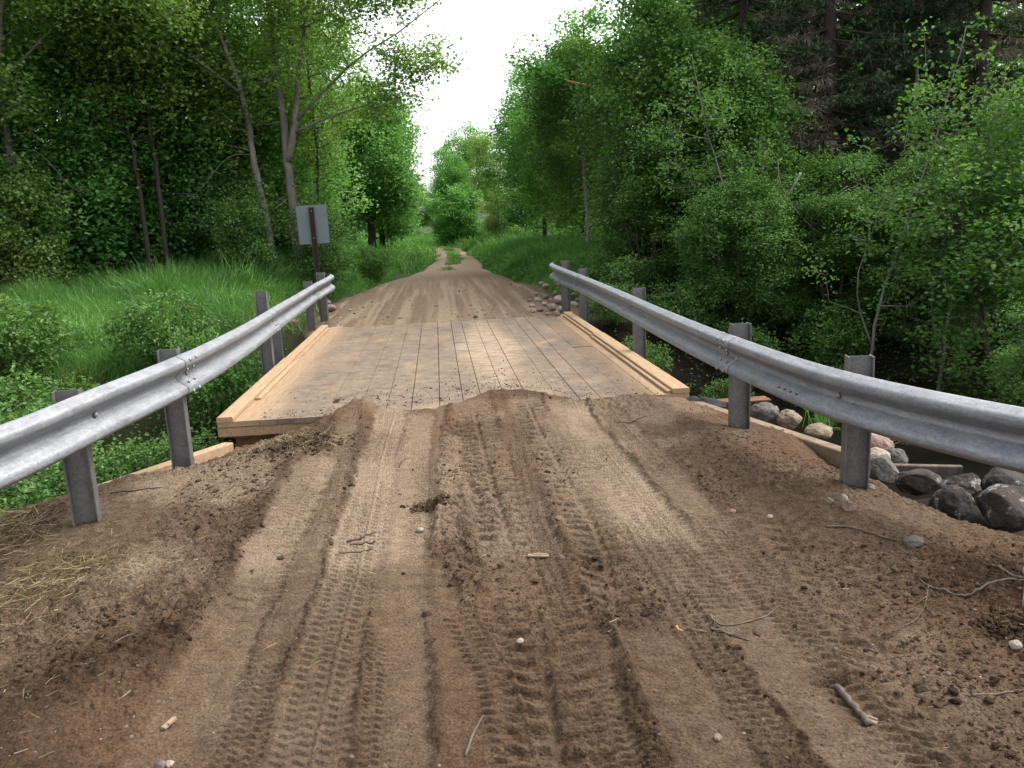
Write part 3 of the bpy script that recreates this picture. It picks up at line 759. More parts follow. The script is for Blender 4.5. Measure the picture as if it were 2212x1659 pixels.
# dry turf clumps on the road
def turf(px, py, n, spread, h, label, dark=0.0, tall=0.07):
    p = G(px, py); z = dz(p[0], p[1])
    e = empty('turf_clump', (p[0], p[1], z))
    tag(e, label, 'turf', 'clumps of dry turf dropped on the road')
    a = rng.normal(size=(n, 2)) * spread
    r2 = (a ** 2 / np.array(spread) ** 2).sum(1)
    zz = np.array(dirt(a[:, 0] + p[0], a[:, 1] + p[1])[0]) - z
    P = np.stack([a[:, 0], a[:, 1], zz + h * np.exp(-r2 * 0.6) * rng.random(n)], -1)
    d = flat_dirs(n, 0.45)
    me = blades(P, d, rng.uniform(0.03, tall * 2, n), rng.uniform(0.0018, 0.0035, n), np.clip(rng.normal(0.42 - dark, 0.22, n), 0, 1), rng.uniform(-1, 1, n), 'dry_stems', MAT['straw'])
    link('dry_stems', me, e)['kind'] = 'stuff'
    m = 260
    a = rng.normal(size=(m, 2)) * spread * 0.75
    zz = np.array(dirt(a[:, 0] + p[0], a[:, 1] + p[1])[0]) - z
    r2 = (a ** 2 / (np.array(spread)) ** 2).sum(1)
    R = rng.uniform(0.006, 0.019, m)
    me = lumps('soil_ball', np.stack([a[:, 0], a[:, 1], zz + (h * 0.7) * np.exp(-r2) * rng.random(m)], -1), R, np.clip(rng.normal(0.2, 0.15, m), 0, 1), MAT['clod'], 0.5, smooth=False)
    link('soil_balls', me, e)['kind'] = 'stuff'
turf(712, 868, 420, np.array([0.11, 0.10]), 0.06, 'brown turf clump heaped against the near end of the plank deck', 0.22, 0.03)
turf(650, 975, 800, np.array([0.24, 0.20]), 0.05, 'wide mat of yellowish dead grass left of the pale wheel track', 0.02, 0.06)
turf(930, 1093, 380, np.array([0.07, 0.06]), 0.045, 'dark round sod with root hairs beside the white stone', 0.25, 0.03)
turf(2185, 1365, 260, np.array([0.08, 0.06]), 0.06, 'blackish clod of turf at the right edge of the road', 0.4, 0.02)

# ------------------------------------------------------------------ bridge
br = empty('timber_bridge', (0.1, 10.7, 0))
tag(br, 'short wooden plank bridge with low curbs of fresh sawn timber', 'bridge')
OFF = np.array([0.1, 10.7, 0.0])
def bpart(name, mb, mat, label=None, smooth=False):
    return part(name, mb, mat, br, smooth, label, tuple(-OFF))
Y0, Y1 = 7.3, 14.12
edges = [-2.10, -1.72, -1.44, -1.13, -0.83, -0.575, -0.335, -0.065, 0.165, 0.345, 0.575, 0.79, 1.07, 1.27, 1.47, 1.73, 2.0, 2.33]
splits = {10: 9.55, 13: 11.9, 5: 12.6, 15: 10.4, 3: 11.2, 2: None}
for i in range(len(edges) - 1):
    a, b = edges[i], edges[i + 1]
    gap = 0.55 * [0.004, 0.006, 0.004, 0.003, 0.006, 0.011, 0.012, 0.011, 0.009, 0.007, 0.006, 0.006, 0.004, 0.004, 0.004, 0.004, 0.004][i]
    segs = [(Y0 + random.uniform(-0.012, 0.012), Y1 + random.uniform(-0.03, 0.03))]
    if splits.get(i):
        segs = [(segs[0][0], splits[i] - 0.006), (splits[i] + 0.006, segs[0][1])]
    for (s0, s1) in segs:
        mb = MB()
        zt = random.uniform(-0.005, 0.003)
        mb.box(((a + b) / 2, (s0 + s1) / 2, zt - 0.025), (b - a - gap, s1 - s0, 0.05), 0, 0.004)
        bpart('deck_plank', mb, MAT['deck'] if 0 < i < len(edges) - 2 else MAT['dusty'])
# curbs
for (x0, x1, s0, s1, zt, hh) in ((-2.10, -1.955, Y0 - 0.01, 10.62, 0.0, 0.048), (-2.09, -1.975, 10.64, Y1, 0.0, 0.045),
                                 (2.165, 2.335, Y0 - 0.01, 11.25, 0.0, 0.048), (2.185, 2.325, 11.27, Y1, 0.0, 0.045)):
    mb = MB(); mb.box(((x0 + x1) / 2, (s0 + s1) / 2, zt + 0.002 + hh / 2), (x1 - x0, s1 - s0, hh), 0, 0.006)
    bpart('curb_timber', mb, MAT['timber'])
for (x0, x1, s0, s1, hh) in ((-1.951, -1.895, 8.2, 10.60, 0.022), (-1.971, -1.915, 10.64, 13.9, 0.02), (2.115, 2.161, 7.32, 11.2, 0.024), (2.135, 2.181, 11.3, 13.9, 0.022)):
    mb = MB(); mb.box(((x0 + x1) / 2, (s0 + s1) / 2, 0.003 + hh / 2), (x1 - x0, s1 - s0, hh), 0, 0.005)
    bpart('curb_strip', mb, MAT['timber'])
# cross timbers below the planks
for yc in (7.40, 8.9, 10.7, 12.5, 14.0):
    for xa, xb in ((-2.105, -1.21), (-1.19, 2.345)):
        mb = MB(); mb.box(((xa + xb) / 2, yc, -0.099), (xb - xa, 0.18, 0.09), 0, 0.005)
        bpart('cross_timber', mb, MAT['timber'])
def ibeam(mb, p0, p1, h, w, tf=0.014, tw=0.01):
    p0 = np.asarray(p0, float); p1 = np.asarray(p1, float)
    c = (p0 + p1) / 2; L = np.linalg.norm(p1 - p0); rz = math.atan2(p1[1] - p0[1], p1[0] - p0[0])
    mb.box(c + (0, 0, h / 2 - tf / 2), (L, w, tf), rz); mb.box(c - (0, 0, h / 2 - tf / 2), (L, w, tf), rz)
    mb.box(c, (L, tw, h - 2 * tf), rz)
for xb in (-1.5, -0.3, 0.9, 1.9):
    mb = MB(); ibeam(mb, (xb, 7.55, -0.33), (xb, 13.9, -0.33), 0.36, 0.16)
    bpart('steel_stringer', mb, MAT['rust'])
mb = MB(); ibeam(mb, (-1.98, 7.42, -0.25), (3.2, 7.50, -0.24), 0.19, 0.17)
bpart('abutment_beam', mb, MAT['rust'])
mb = MB(); ibeam(mb, (-3.3, 13.98, -0.34), (2.9, 13.98, -0.34), 0.22, 0.17)
bpart('abutment_beam', mb, MAT['rust'])
for yc, nm in ((7.62, 'abutment_wall'), (13.86, 'abutment_wall')):
    for k in range(5):
        mb = MB(); mb.box((0.1, yc, -0.52 - 0.235 * k), (4.9, 0.1, 0.23), 0, 0.008)
        bpart('abutment_board', mb, MAT['dusty'])
# dark old timber at the far left corner
old = MB(); old.box((-3.35, 13.2, -0.62), (1.5, 0.25, 0.26), 0.05, 0.02); 
o = link('old_timber', old.mesh('old_timber', MAT['bark_dark']))
tag(o, 'rotten dark old timber jutting from the far left bank below the guardrail', 'timber')

# wing walls
def wall(name, pts, nb_, th, label, topz, mat):
    p0, p1 = np.array(pts[0], float), np.array(pts[1], float)
    e = empty(name, tuple((p0 + p1) / 2)); tag(e, label, 'retaining wall', 'timber wing walls at the near bank')
    L = np.linalg.norm(p1[:2] - p0[:2]); rz = math.atan2(p1[1] - p0[1], p1[0] - p0[0])
    slope = math.atan2(p1[2] - p0[2], L)
    for k in range(nb_):
        mb = MB(); mb.box((0, 0, -0.075 - 0.156 * k), (L, th, 0.15), rz, 0.007, 0, -slope)
        part('board', mb, mat, e)
wall('wing_wall', [(-2.72, 5.25, -0.01), (-2.00, 7.22, -0.17)], 7, 0.10, 'timber retaining wall behind the left guardrail posts, its pale top edge showing', 0, MAT['timber'])
wall('wing_wall', [(2.86, 5.05, -0.01), (2.31, 7.2, -0.045)], 7, 0.10, 'timber retaining wall behind the two nearest right guardrail posts', 0, MAT['grimy'])
mb = MB(); p = G(1982, 1012, -0.28); mb.box((0, 0, -0.03), (0.62, 0.05, 0.12), -0.25, 0.006, 0, 0.02)
o = link('loose_board', mb.mesh('loose_board', MAT['twig']), None, tuple(p)); tag(o, 'weathered board standing on edge behind the dark rocks', 'board')
# scrap of black fabric by the right deck corner
n = 16
gxx, gyy = np.meshgrid(np.linspace(-0.2, 0.22, n), np.linspace(-0.10, 0.10, n))
fz = 0.045 * np.abs(fbm(gxx * 12, gyy * 9, 5, 3)) + 0.055 * np.exp(-(gyy / 0.05) ** 2) * (1 - (gxx / 0.3) ** 2) + 0.006
me = mesh_np('fabric_scrap', np.stack([gxx, gyy + 0.03 * fbm(gxx * 9, gyy * 9, 8, 2), fz], -1).reshape(-1, 3), grid_faces(n, n), MAT['fabric'], None, True)
o = link('fabric_scrap', me, None, (2.40, 7.12, -0.09)); o.rotation_euler = (0, 0, -0.3)
tag(o, 'crumpled black ground fabric sticking out by the right corner of the deck', 'fabric')

# ------------------------------------------------------------------ guardrails
def catmull(P, n):
    P = np.asarray(P, float)
    Q = np.concatenate([[2 * P[0] - P[1]], P, [2 * P[-1] - P[-2]]])
    seg = len(P) - 1
    t = np.linspace(0, seg, n); i = np.minimum(t.astype(int), seg - 1); f = (t - i)[:, None]
    a, b, c, d = Q[i], Q[i + 1], Q[i + 2], Q[i + 3]
    return 0.5 * (2 * b + (c - a) * f + (2 * a - 5 * b + 4 * c - d) * f * f + (3 * b - a - 3 * c + d) * f ** 3)
WPROF = np.array([(0.012, 0.157), (0.024, 0.153), (0.060, 0.134), (0.076, 0.124), (0.083, 0.111), (0.083, 0.090), (0.077, 0.075), (0.064, 0.063), (0.022, 0.031), (0.008, 0.020), (0.002, 0.010), (0.001, 0.0)])
WPROF = np.concatenate([WPROF, (WPROF * [1, -1])[:-1][::-1]])
WPROF = catmull(WPROF, 67)
def rail_mesh(path, side, name, lift=0.0, holes=()):
    """W-shaped sheet swept along path; side = +1 when the road lies towards +x"""
    n = len(path)
    T = np.gradient(path, axis=0); T[:, 2] = 0; T /= np.linalg.norm(T, axis=1)[:, None]
    Nn = np.stack([T[:, 1], -T[:, 0], 0 * T[:, 0]], -1) * side     # towards the road when path runs +y
    m = len(WPROF)
    th = 0.005
    tang = np.gradient(WPROF, axis=0); nrm = np.stack([-tang[:, 1], tang[:, 0]], -1); nrm /= np.linalg.norm(nrm, axis=1)[:, None]
    inner = WPROF + nrm * th * np.sign(-nrm[:, :1].mean() if nrm[:, 0].mean() > 0 else 1)
    prof = np.concatenate([WPROF + [lift, 0], (inner + [lift, 0])[::-1]])
    k = len(prof)
    V = path[:, None, :] + prof[None, :, 0, None] * Nn[:, None, :] + prof[None, :, 1, None] * np.array([0, 0, 1.0])
    i = np.arange(n - 1)[:, None] * k; j = np.arange(k)[None]; j2 = (j + 1) % k
    q = np.stack([i + j, i + j2, i + k + j2, i + k + j], -1).reshape(-1, 4)
    if side < 0:
        q = q[:, ::-1]
    caps = np.array([list(range(k)), list(range((n - 1) * k, n * k))[::-1]])
    mb = MB(); mb.add(V.reshape(-1, 3), [q], 0)
    ends = []
    for base in (0, (n - 1) * k):
        for a in range(m - 1):
            ends.append([base + a, base + a + 1, base + k - 2 - a, base + k - 1 - a])
    mb.f[4].append(np.array(ends)); mb.mi[4].append(np.zeros(len(ends)))
    return mb, Nn
def guardrail(side, path_pts, posts, joints, label, label_posts, plate_y=()):
    dense = catmull(path_pts, 240)
    e = empty('guardrail', (path_pts[2][0], path_pts[2][1], 0)); tag(e, label, 'guardrail', 'guardrails of the bridge')
    off = tuple(-np.array([path_pts[2][0], path_pts[2][1], 0.0]))
    s = np.concatenate([[0], np.cumsum(np.linalg.norm(np.diff(dense, axis=0), axis=1))])
    def at(yv):
        return float(np.interp(yv, dense[:, 1], s))
    cuts = [0] + [at(j) for j in joints] + [s[-1]]
    def pos(sv):
        return np.stack([np.interp(sv, s, dense[:, c]) for c in range(3)], -1)
    beams = []
    for k in range(len(cuts) - 1):
        a, b = cuts[k], cuts[k + 1]
        if k > 0: a = a - 0.30
        sv = np.linspace(a, b, max(8, int((b - a) / 0.06)))
        mb, Nn = rail_mesh(pos(sv), side, 'rail_beam', 0.006 * (k % 2))
        # bolt slots are solid dark pieces, the shade of open holes put into colour
        o = part('rail_beam', mb, [MAT['galv']], e, True, None, off)
        beams.append((o, a, b))
    def frame(sv):
        p = pos(np.array([sv - 0.02, sv, sv + 0.02])); t = p[2] - p[0]; t[2] = 0; t /= np.linalg.norm(t)
        nn = np.array([t[1], -t[0], 0]) * side
        return p[1], t, nn
    def bolt(o, sv, d, z, r=0.016, slot=False):
        p, t, nn = frame(sv)
        mb = MB()
        c = p + nn * d + np.array([0, 0, z])
        if slot:
            mb.tube([c - t * 0.018, c - t * 0.006, c + t * 0.006, c + t * 0.018], [0.004, 0.009, 0.009, 0.004], 8)
            part('slot_shade_piece', mb, MAT['hole'], o, True)  # solid dark piece on the rail, coloured like the shade in a slot
        else:
            mb.tube([c, c + nn * 0.006, c + nn * 0.011, c + nn * 0.013], [r, r, r * 0.7, r * 0.2], 10)
            part('bolt', mb, MAT['bolt'], o, True)
    for k, j in enumerate(joints):
        o = beams[k + 1][0]; sj = at(j)
        for ds in (-0.21, -0.08):
            for d, z in ((0.078, 0.118), (0.050, 0.046), (0.050, -0.046), (0.078, -0.118)):
                bolt(o, sj + ds, d + 0.008, z, 0.014)
    for yv, bi, n_ in plate_y:
        for q in range(n_):
            bolt(beams[bi][0], at(yv) + 0.075 * q, 0.060, -0.066, slot=True)
    # posts: rolled I sections with one flange against the rail
    for (px_, py_, top, bot, rz) in posts:
        mb = MB()
        hh = top - bot; c = np.array([px_, py_, (top + bot) / 2])
        R2 = _rz(rz)
        for dx in (-0.068, 0.068):
            mb.box(c + R2 @ np.array([dx, 0, 0]), (0.007, 0.102, hh), rz)
        mb.box(c, (0.127, 0.006, hh), rz)
        po = part('post', mb, MAT['post'], e, False, None, off)
        sp = at(py_); p, t, nn = frame(sp)
        bi = max(k for k in range(len(beams)) if beams[k][1] <= sp + 1e-6 or k == 0)
        bolt(beams[bi][0], sp, 0.012, 0.0, 0.017)
    return e
LP = [(-3.0, 1.6, 0.65), (-2.48, 2.9, 0.652), (-2.22, 4.05, 0.66), (-2.10, 4.84, 0.672), (-1.96, 6.15, 0.672), (-2.02, 8.2, 0.625), (-2.12, 10.2, 0.595), (-2.22, 13.0, 0.57), (-2.20, 14.4, 0.60), (-2.08, 15.2, 0.66), (-2.09, 15.7, 0.68), (-2.25, 16.0, 0.68)]
guardrail(1, LP, [(-2.23, 4.84, 0.83, -0.6, 0.2), (-2.06, 6.15, 0.86, -0.6, 0.06), (-2.215, 10.2, 0.97, -0.7, 0), (-2.30, 14.4, 0.80, -0.5, 0), (-2.185, 15.25, 0.90, -0.5, -0.1)], [6.25, 10.3, 14.6],
          'galvanised guardrail with five posts along the left side of the bridge', '')
RP = [(4.1, 1.5, 0.59), (3.2, 2.4, 0.59), (2.70, 3.3, 0.588), (2.32, 4.4, 0.600), (2.235, 6.0, 0.600), (2.29, 8.0, 0.585), (2.33, 9.6, 0.59), (2.37, 12.0, 0.595), (2.34, 13.5, 0.62), (2.17, 14.35, 0.70), (2.14, 14.75, 0.74), (2.27, 15.1, 0.76)]
guardrail(-1, RP, [(2.43, 4.4, 0.83, -0.6, -0.25), (2.325, 6.0, 0.83, -0.6, -0.02), (2.43, 9.6, 0.82, -0.7, 0), (2.45, 13.5, 0.84, -0.5, 0), (2.285, 14.4, 0.94, -0.5, 0.1)], [6.1, 9.9, 13.4],
          'galvanised guardrail with five posts along the right side of the bridge', '', [(4.75, 0, 4)])
# short steel stub behind the third left post
mb = MB(); mb.box((0, -0.04, 0), (0.15, 0.008, 1.4)); mb.box((-0.07, 0, 0), (0.008, 0.072, 1.4)); mb.box((0.07, 0, 0), (0.008, 0.072, 1.4))
o = link('steel_stub', mb.mesh('steel_stub', MAT['post']), None, (-2.45, 12.0, -0.38)); tag(o, 'short low grey steel stub behind the third left guardrail post', 'post')

# ------------------------------------------------------------------ sign
sg = empty('road_sign', (-2.42, 16.6, 0)); tag(sg, 'back of a plain grey rectangular sign on a brown post beyond the left guardrail', 'sign')
sg.rotation_euler = (0.0, -0.012, 0.03)
mb = MB()
w_, h_ = 0.60, 0.76
c = 0.03
ring = []
for cx0, cy0, a0 in ((w_ / 2 - c, h_ / 2 - c, 0), (-w_ / 2 + c, h_ / 2 - c, 90), (-w_ / 2 + c, -h_ / 2 + c, 180), (w_ / 2 - c, -h_ / 2 + c, 270)):
    for t in range(5):
        a = math.radians(a0 + t * 22.5); ring.append((cx0 + c * math.cos(a), cy0 + c * math.sin(a)))
k = len(ring)
V = [(a, 0.0, b) for a, b in ring] + [(a, 0.004, b) for a, b in ring]
mb.add(V, [np.array([[i, (i + 1) % k, k + (i + 1) % k, k + i] for i in range(k)]), np.array([list(range(k)), list(range(k, 2 * k))[::-1]])])
part('sign_panel', mb, MAT['sign'], sg, False, None, (0.0, 0.0, 1.785))
mb = MB()
for dx, dy, sx2, sy2 in ((0, -0.012, 0.066, 0.006), (-0.033, -0.030, 0.006, 0.036), (0.033, -0.030, 0.006, 0.036), (-0.043, -0.048, 0.022, 0.005), (0.043, -0.048, 0.022, 0.005)):
    mb.box((dx, dy, 0.9), (sx2, sy2, 2.45))
part('sign_post', mb, MAT['sign_post'], sg)
for zz in (1.52, 2.05):
    mb = MB(); mb.tube([(0, -0.018, zz), (0, -0.024, zz), (0, -0.027, zz)], [0.013, 0.013, 0.008], 8)
    part('bolt', mb, MAT['bolt'], sg)

# ------------------------------------------------------------------ rocks
def icosphere(sub):
    V = [tuple(v) for v in ICO_V]; F = [tuple(f) for f in ICO_F]
    for _ in range(sub):
        mid = {}; F2 = []
        def m(a, b):
            k = (min(a, b), max(a, b))
            if k not in mid:
                p = np.array(V[a]) + np.array(V[b]); p /= np.linalg.norm(p); V.append(tuple(p)); mid[k] = len(V) - 1
            return mid[k]
        for a, b, c in F:
            ab, bc, ca = m(a, b), m(b, c), m(c, a)
            F2 += [(a, ab, ca), (b, bc, ab), (c, ca, bc), (ab, bc, ca)]
        F = F2
    return np.array(V), np.array(F)
S3 = icosphere(3); S4 = icosphere(4)
def rock_mesh(seed, dims, mat, cuts=5, angular=0.5, S=S4, bumpy=0.06):
    r = np.random.default_rng(seed)
    V = S[0].copy()
    for _ in range(cuts):
        nrm = r.normal(size=3); nrm /= np.linalg.norm(nrm); d = r.uniform(0.55, 0.9)
        over = V @ nrm - d
        V -= np.maximum(over, 0)[:, None] * nrm * angular
    q = V * 1.6 + r.uniform(0, 50, 3)
    V *= (1 + 0.22 * (n3(q, seed) - 0.5) + bumpy * 2 * (n3(q * 3.1, seed + 1) - 0.5) + bumpy * (n3(q * 8, seed + 2) - 0.5))[:, None]
    return mesh_np('rock', V * np.asarray(dims) / 2, S[1], mat, None, cuts < 6)
def rock(name, x, y, z, dims, mat, label, group=None, seed=0, rot=(0, 0, 0), cuts=5, ang=0.5, cat='rock', bumpy=0.06):
    o = link(name, rock_mesh(seed, dims, MAT[mat], cuts + 3 * (cuts > 5), ang if cuts < 6 else max(ang, 0.93), S4, bumpy * (1 if cuts < 6 else 0.6)), None, (x, y, z)); o.rotation_euler = rot
    return tag(o, label, cat, group)
RG = 'rocks piled by the right wing wall'
def rk(px, py, z, dims, mat, label, seed, rot=(0, 0, 0), cuts=5, ang=0.5, bumpy=0.06, grp=RG):
    p = G(px, py, z)
    if grp != RG:
        z = dz(p[0], p[1]) + dims[2] * 0.22
    return rock('rock', p[0], p[1], z, dims, mat, label, grp, seed, rot, cuts, ang, 'rock', bumpy)
rk(1652, 893, -0.12, (0.27, 0.24, 0.20), 'stone_grey', 'rounded grey boulder just right of the second near right post', 1, (0, 0.1, 0.3), 4, 0.4)
rk(1707, 906, -0.14, (0.22, 0.22, 0.18), 'stone_tan', 'rounded tan boulder beside the grey boulder behind the board', 2, (0, 0.1, 0.8), 4, 0.4)
rk(1772, 930, -0.03, (0.24, 0.2, 0.12), 'stone_tan', 'low flat sandy rock resting along the top of the right wing wall', 3, (0.1, 0, 0.3), 6, 0.6)
rk(1872, 948, -0.16, (0.2, 0.2, 0.18), 'stone_pale', 'white rounded rock just right of the nearest right post, topmost', 4, (0, 0, 0.5), 4, 0.4)
rk(1898, 965, -0.20, (0.23, 0.22, 0.18), 'stone_pink', 'pinkish rounded boulder behind the pale rocks by the nearest right post', 5, (0, 0, 0.2), 4, 0.4)
rk(1895, 985, -0.17, (0.2, 0.16, 0.12), 'stone_pale', 'cream coloured rock wedged under the pink boulder', 6, (0.1, 0.1, 0.2), 4, 0.4)
rk(1858, 990, -0.24, (0.22, 0.2, 0.22), 'stone_tan', 'tan rock half hidden behind the nearest right post', 7, (0, 0, 0.2), 5, 0.5)
rk(1908, 1012, -0.20, (0.26, 0.24, 0.22), 'stone_grey', 'grey broken rock with one pale flat split face', 18, (0.5, 0.2, 0.4), 7, 0.92)
rk(1937, 992, -0.25, (0.16, 0.16, 0.16), 'stone_grey', 'small mossy grey rock at the end of the loose board', 9, (0, 0, 0.2), 5, 0.5)
rk(1985, 1045, -0.17, (0.33, 0.25, 0.2), 'stone_dark', 'wide dark brown stained rock below the loose board', 10, (0, 0.15, 0.1), 7, 0.8)
rk(2078, 1045, -0.25, (0.30, 0.22, 0.18), 'stone_dark', 'dark jagged rock with a knobbly pale right end', 11, (0.1, 0.1, 0.2), 6, 0.7, 0.1)
rk(2052, 1087, -0.13, (0.26, 0.25, 0.25), 'stone_dark', 'black rounded boulder flecked with white patches', 12, (0.2, 0.1, 0.6), 5, 0.55)
rk(2178, 1098, -0.14, (0.36, 0.34, 0.24), 'stone_dark', 'big dark slab of rock with a flat black front face', 33, (0.1, -0.25, 0.3), 8, 0.95)
rk(2190, 1055, -0.32, (0.5, 0.4, 0.3), 'stone_dark', 'dark rough rock behind the big slab at the right edge', 14, (0.1, 0.1, 0.3), 7, 0.8)
SG = 'muddy stones lying in the dirt in front of the rocks'
rk(1834, 1128, 0.0, (0.085, 0.075, 0.065), 'stone_pink', 'muddy pinkish angular stone lying foremost below the nearest right post', 15, (0.3, 0.1, 0.3), 7, 0.8, 0.06, SG)
rk(1818, 1105, 0.0, (0.08, 0.06, 0.06), 'stone_tan', 'muddy brown stone just behind the pinkish angular stone', 16, (0, 0.3, 0.2), 6, 0.7, 0.06, SG)
rk(1790, 1112, 0.0, (0.055, 0.05, 0.045), 'stone_tan', 'small muddy stone left of the two stones below the nearest right post', 17, (0, 0.3, 1.2), 6, 0.7, 0.06, SG)
rk(1878, 1070, -0.02, (0.06, 0.055, 0.05), 'stone_tan', 'small brown stone in the crumbled soil right of the nearest right post', 19, (0, 0.3, 1.2), 5, 0.6, 0.06, SG)
rk(1970, 1210, -0.03, (0.105, 0.08, 0.06), 'stone_grey', 'brown egg shaped stone alone at the end of the long pale twig', 20, (0, 0.1, 0.2), 3, 0.3, 0.04, SG)
rk(2192, 1417, -0.03, (0.05, 0.042, 0.038), 'stone_pale', 'round white stone at the right edge of the picture', 21, (0, 0.1, 0.2), 3, 0.3, 0.04, SG)
PG = 'single pebbles on the road'
for i, (px, py, d, mt, lb) in enumerate([
        (907, 1142, 0.038, 'stone_pale', 'round white pebble beside the dark sod in mid road'),
        (822, 1147, 0.020, 'stone_pink', 'tiny pinkish pebble right of the three dark twigs'),
        (1207, 1135, 0.036, 'stone_tan', 'tan pebble between the two lugged wheel tracks'),
        (1213, 1220, 0.034, 'stone_grey', 'dark brown pebble right of the pale wood chip'),
        (1124, 1390, 0.030, 'stone_pale', 'flat whitish pebble in the dark loose soil of mid road'),
        (1550, 1592, 0.030, 'stone_tan', 'oval cream pebble near the bottom edge right of the middle'),
        (1663, 1122, 0.032, 'stone_pale', 'white pebble in the crumbly soil left of the muddy stones'),
        (365, 1645, 0.028, 'stone_pale', 'whitish pebble at the bottom edge, left pair, the right one'),
        (345, 1650, 0.034, 'stone_grey', 'greyish pebble at the bottom edge, left pair, the left one'),
        (1590, 921, 0.045, 'stone_tan', 'tan pebble at the foot of the second near right post'),
        (1582, 1110, 0.036, 'stone_pink', 'pinkish pebble between wheel track and right shoulder')]):
    p = G(px, py); z = dz(p[0], p[1])
    rock('pebble', p[0], p[1], z + d * 0.2, (d * 1.15, d, d * 0.8), mt, lb, PG, 60 + i, (0, 0, i), 3, 0.35, 'pebble', 0.03)
# rubble heap at the far right corner of the bridge and stones at the far left corner
proto = [rock_mesh(80 + i, (1, 0.8, 0.65), MAT[m], 4, 0.5, S3) for i, m in enumerate(('stone_pale', 'stone_pink', 'stone_pale', 'stone_tan'))]
SZ = ['largest', 'big', 'medium', 'small', 'tiny']
HEAP = [(1208, 652, 0.30), (1192, 668, 0.22), (1162, 648, 0.20), (1178, 640, 0.18), (1150, 660, 0.15), (1166, 668, 0.17), (1180, 622, 0.22), (1200, 632, 0.16), (1158, 634, 0.14), (1205, 615, 0.2),
        (1216, 668, 0.2), (1225, 640, 0.18), (1240, 650, 0.24), (1250, 636, 0.2), (1270, 650, 0.26), (1145, 648, 0.12), (1175, 656, 0.14), (1190, 648, 0.15), (1170, 612, 0.18), (1215, 625, 0.14), (1240, 625, 0.18), (1285, 660, 0.22), (1152, 672, 0.1), (1204, 678, 0.14), (1184, 677, 0.12)]
for i, (px, py, d) in enumerate(HEAP):
    p = G(px, py, 0.04)
    o = link('stone', proto[i % 4], None, (p[0], p[1], 0.03 - 0.12 * (px > 1235) + 0.05 * (d > 0.2))); o.scale = (d,) * 3
    o.rotation_euler = (random.uniform(-.3, .3), random.uniform(-.3, .3), random.uniform(0, 6))
    tag(o, 'pale stone in the rubble heap at the far end of the right guardrail', 'stone', 'rubble heap by the far right corner of the bridge')
for i, (px, py, d, lb) in enumerate([(628, 690, 0.42, 'large pinkish rock behind the fourth left guardrail post'), (650, 672, 0.30, 'pale rock between the two farthest left guardrail posts'), (712, 668, 0.30, 'low pinkish rock just right of the farthest left guardrail post'),
                                      (735, 690, 0.10, 'white flat stone on the soil right of the far left post'), (600, 705, 0.30, 'rock lowest on the slope of the far left bank'), (705, 655, 0.22, 'brown clod like rock above the low pinkish rock'), (757, 672, 0.09, 'small stone apart on the soil beyond the left deck corner')]):
    p = G(px, py, 0.0)
    o = link('stone', proto[(1, 0, 1, 0, 1, 3, 2)[i]], None, (p[0], p[1], 0.02 - 0.12 * (px < 640))); o.scale = (d, d, d * 0.9)
    o.rotation_euler = (0.2, 0.1, i * 1.3)
    tag(o, lb, 'stone', 'stones at the far left corner of the bridge')

# ------------------------------------------------------------------ sticks lying on the road
def stick(pts, r0, label, branches=(), mat='twig', name='twig', lift=0.0, grp='twigs on the road', r1=None, cat='twig'):
    P = np.array([G(*q) for q in pts])
    D = catmull(P, max(8, 6 * len(pts)))
    hz_ = dirt(D[:, 0], D[:, 1])[0]
    D[:, 2] = np.maximum(hz_, np.convolve(np.pad(hz_, 2, 'edge'), np.ones(5) / 5, 'valid')) + r0 * 0.6 + lift
    c0 = D[0].copy()
    mb = MB()
    rr = np.linspace(r0, r1 if r1 is not None else r0 * 0.45, len(D)) * rng.uniform(0.85, 1.15, len(D))
    mb.tube(D - c0, rr, 7)
    for b in branches:
        B = np.array([G(*q) for q in b]); BD = catmull(B, 8) if len(B) > 2 else np.linspace(B[0], B[1], 6)
        BD[:, 2] = dirt(BD[:, 0], BD[:, 1])[0] + r0 * 0.5 + lift + np.linspace(0, 0.012, len(BD))
        mb.tube(BD - c0, np.linspace(r0 * 0.5, r0 * 0.2, len(BD)), 5)
    o = link(name, mb.mesh(name, MAT[mat], True), None, tuple(c0))
    return tag(o, label, cat, grp)
stick([(750, 1172), (785, 1160), (812, 1147)], 0.006, 'dark twig uppermost of three across the pale wheel track', mat='bark_dark')
stick([(755, 1176), (790, 1170), (812, 1167)], 0.006, 'dark twig in the middle of three across the pale wheel track', mat='bark_dark')
stick([(733, 1196), (770, 1190), (805, 1182)], 0.005, 'thin dark twig lowest of three across the pale wheel track', mat='bark_dark')
stick([(700, 905), (745, 892), (790, 880)], 0.007, 'pale twig lying on the dirt just before the deck', mat='twig')
stick([(862, 1010), (868, 1000), (880, 990)], 0.005, 'short bent dark twig on the pale track left of middle', mat='bark_dark')
stick([(1330, 908), (1365, 912), (1400, 906)], 0.006, 'curved dark twig on the right part of the road before the deck', mat='bark_dark')
stick([(1785, 1152), (1830, 1160), (1885, 1178), (1945, 1195)], 0.006, 'long pale straight twig right of the wheel tracks', mat='twig')
stick([(1535, 1325), (1545, 1340), (1580, 1345), (1640, 1330), (1690, 1308)], 0.0055, 'forked bare twig lying across the right wheel track', [[(1545, 1340), (1540, 1362)], [(1540, 1362), (1580, 1370), (1620, 1378)], [(1640, 1330), (1665, 1330)]])
stick([(1535, 1356), (1575, 1368), (1618, 1380)], 0.006, 'straight twig just below the forked bare twig', mat='twig')
stick([(1390, 1316), (1412, 1326), (1435, 1335)], 0.004, 'small dark twig left of the forked bare twig', mat='bark_dark')
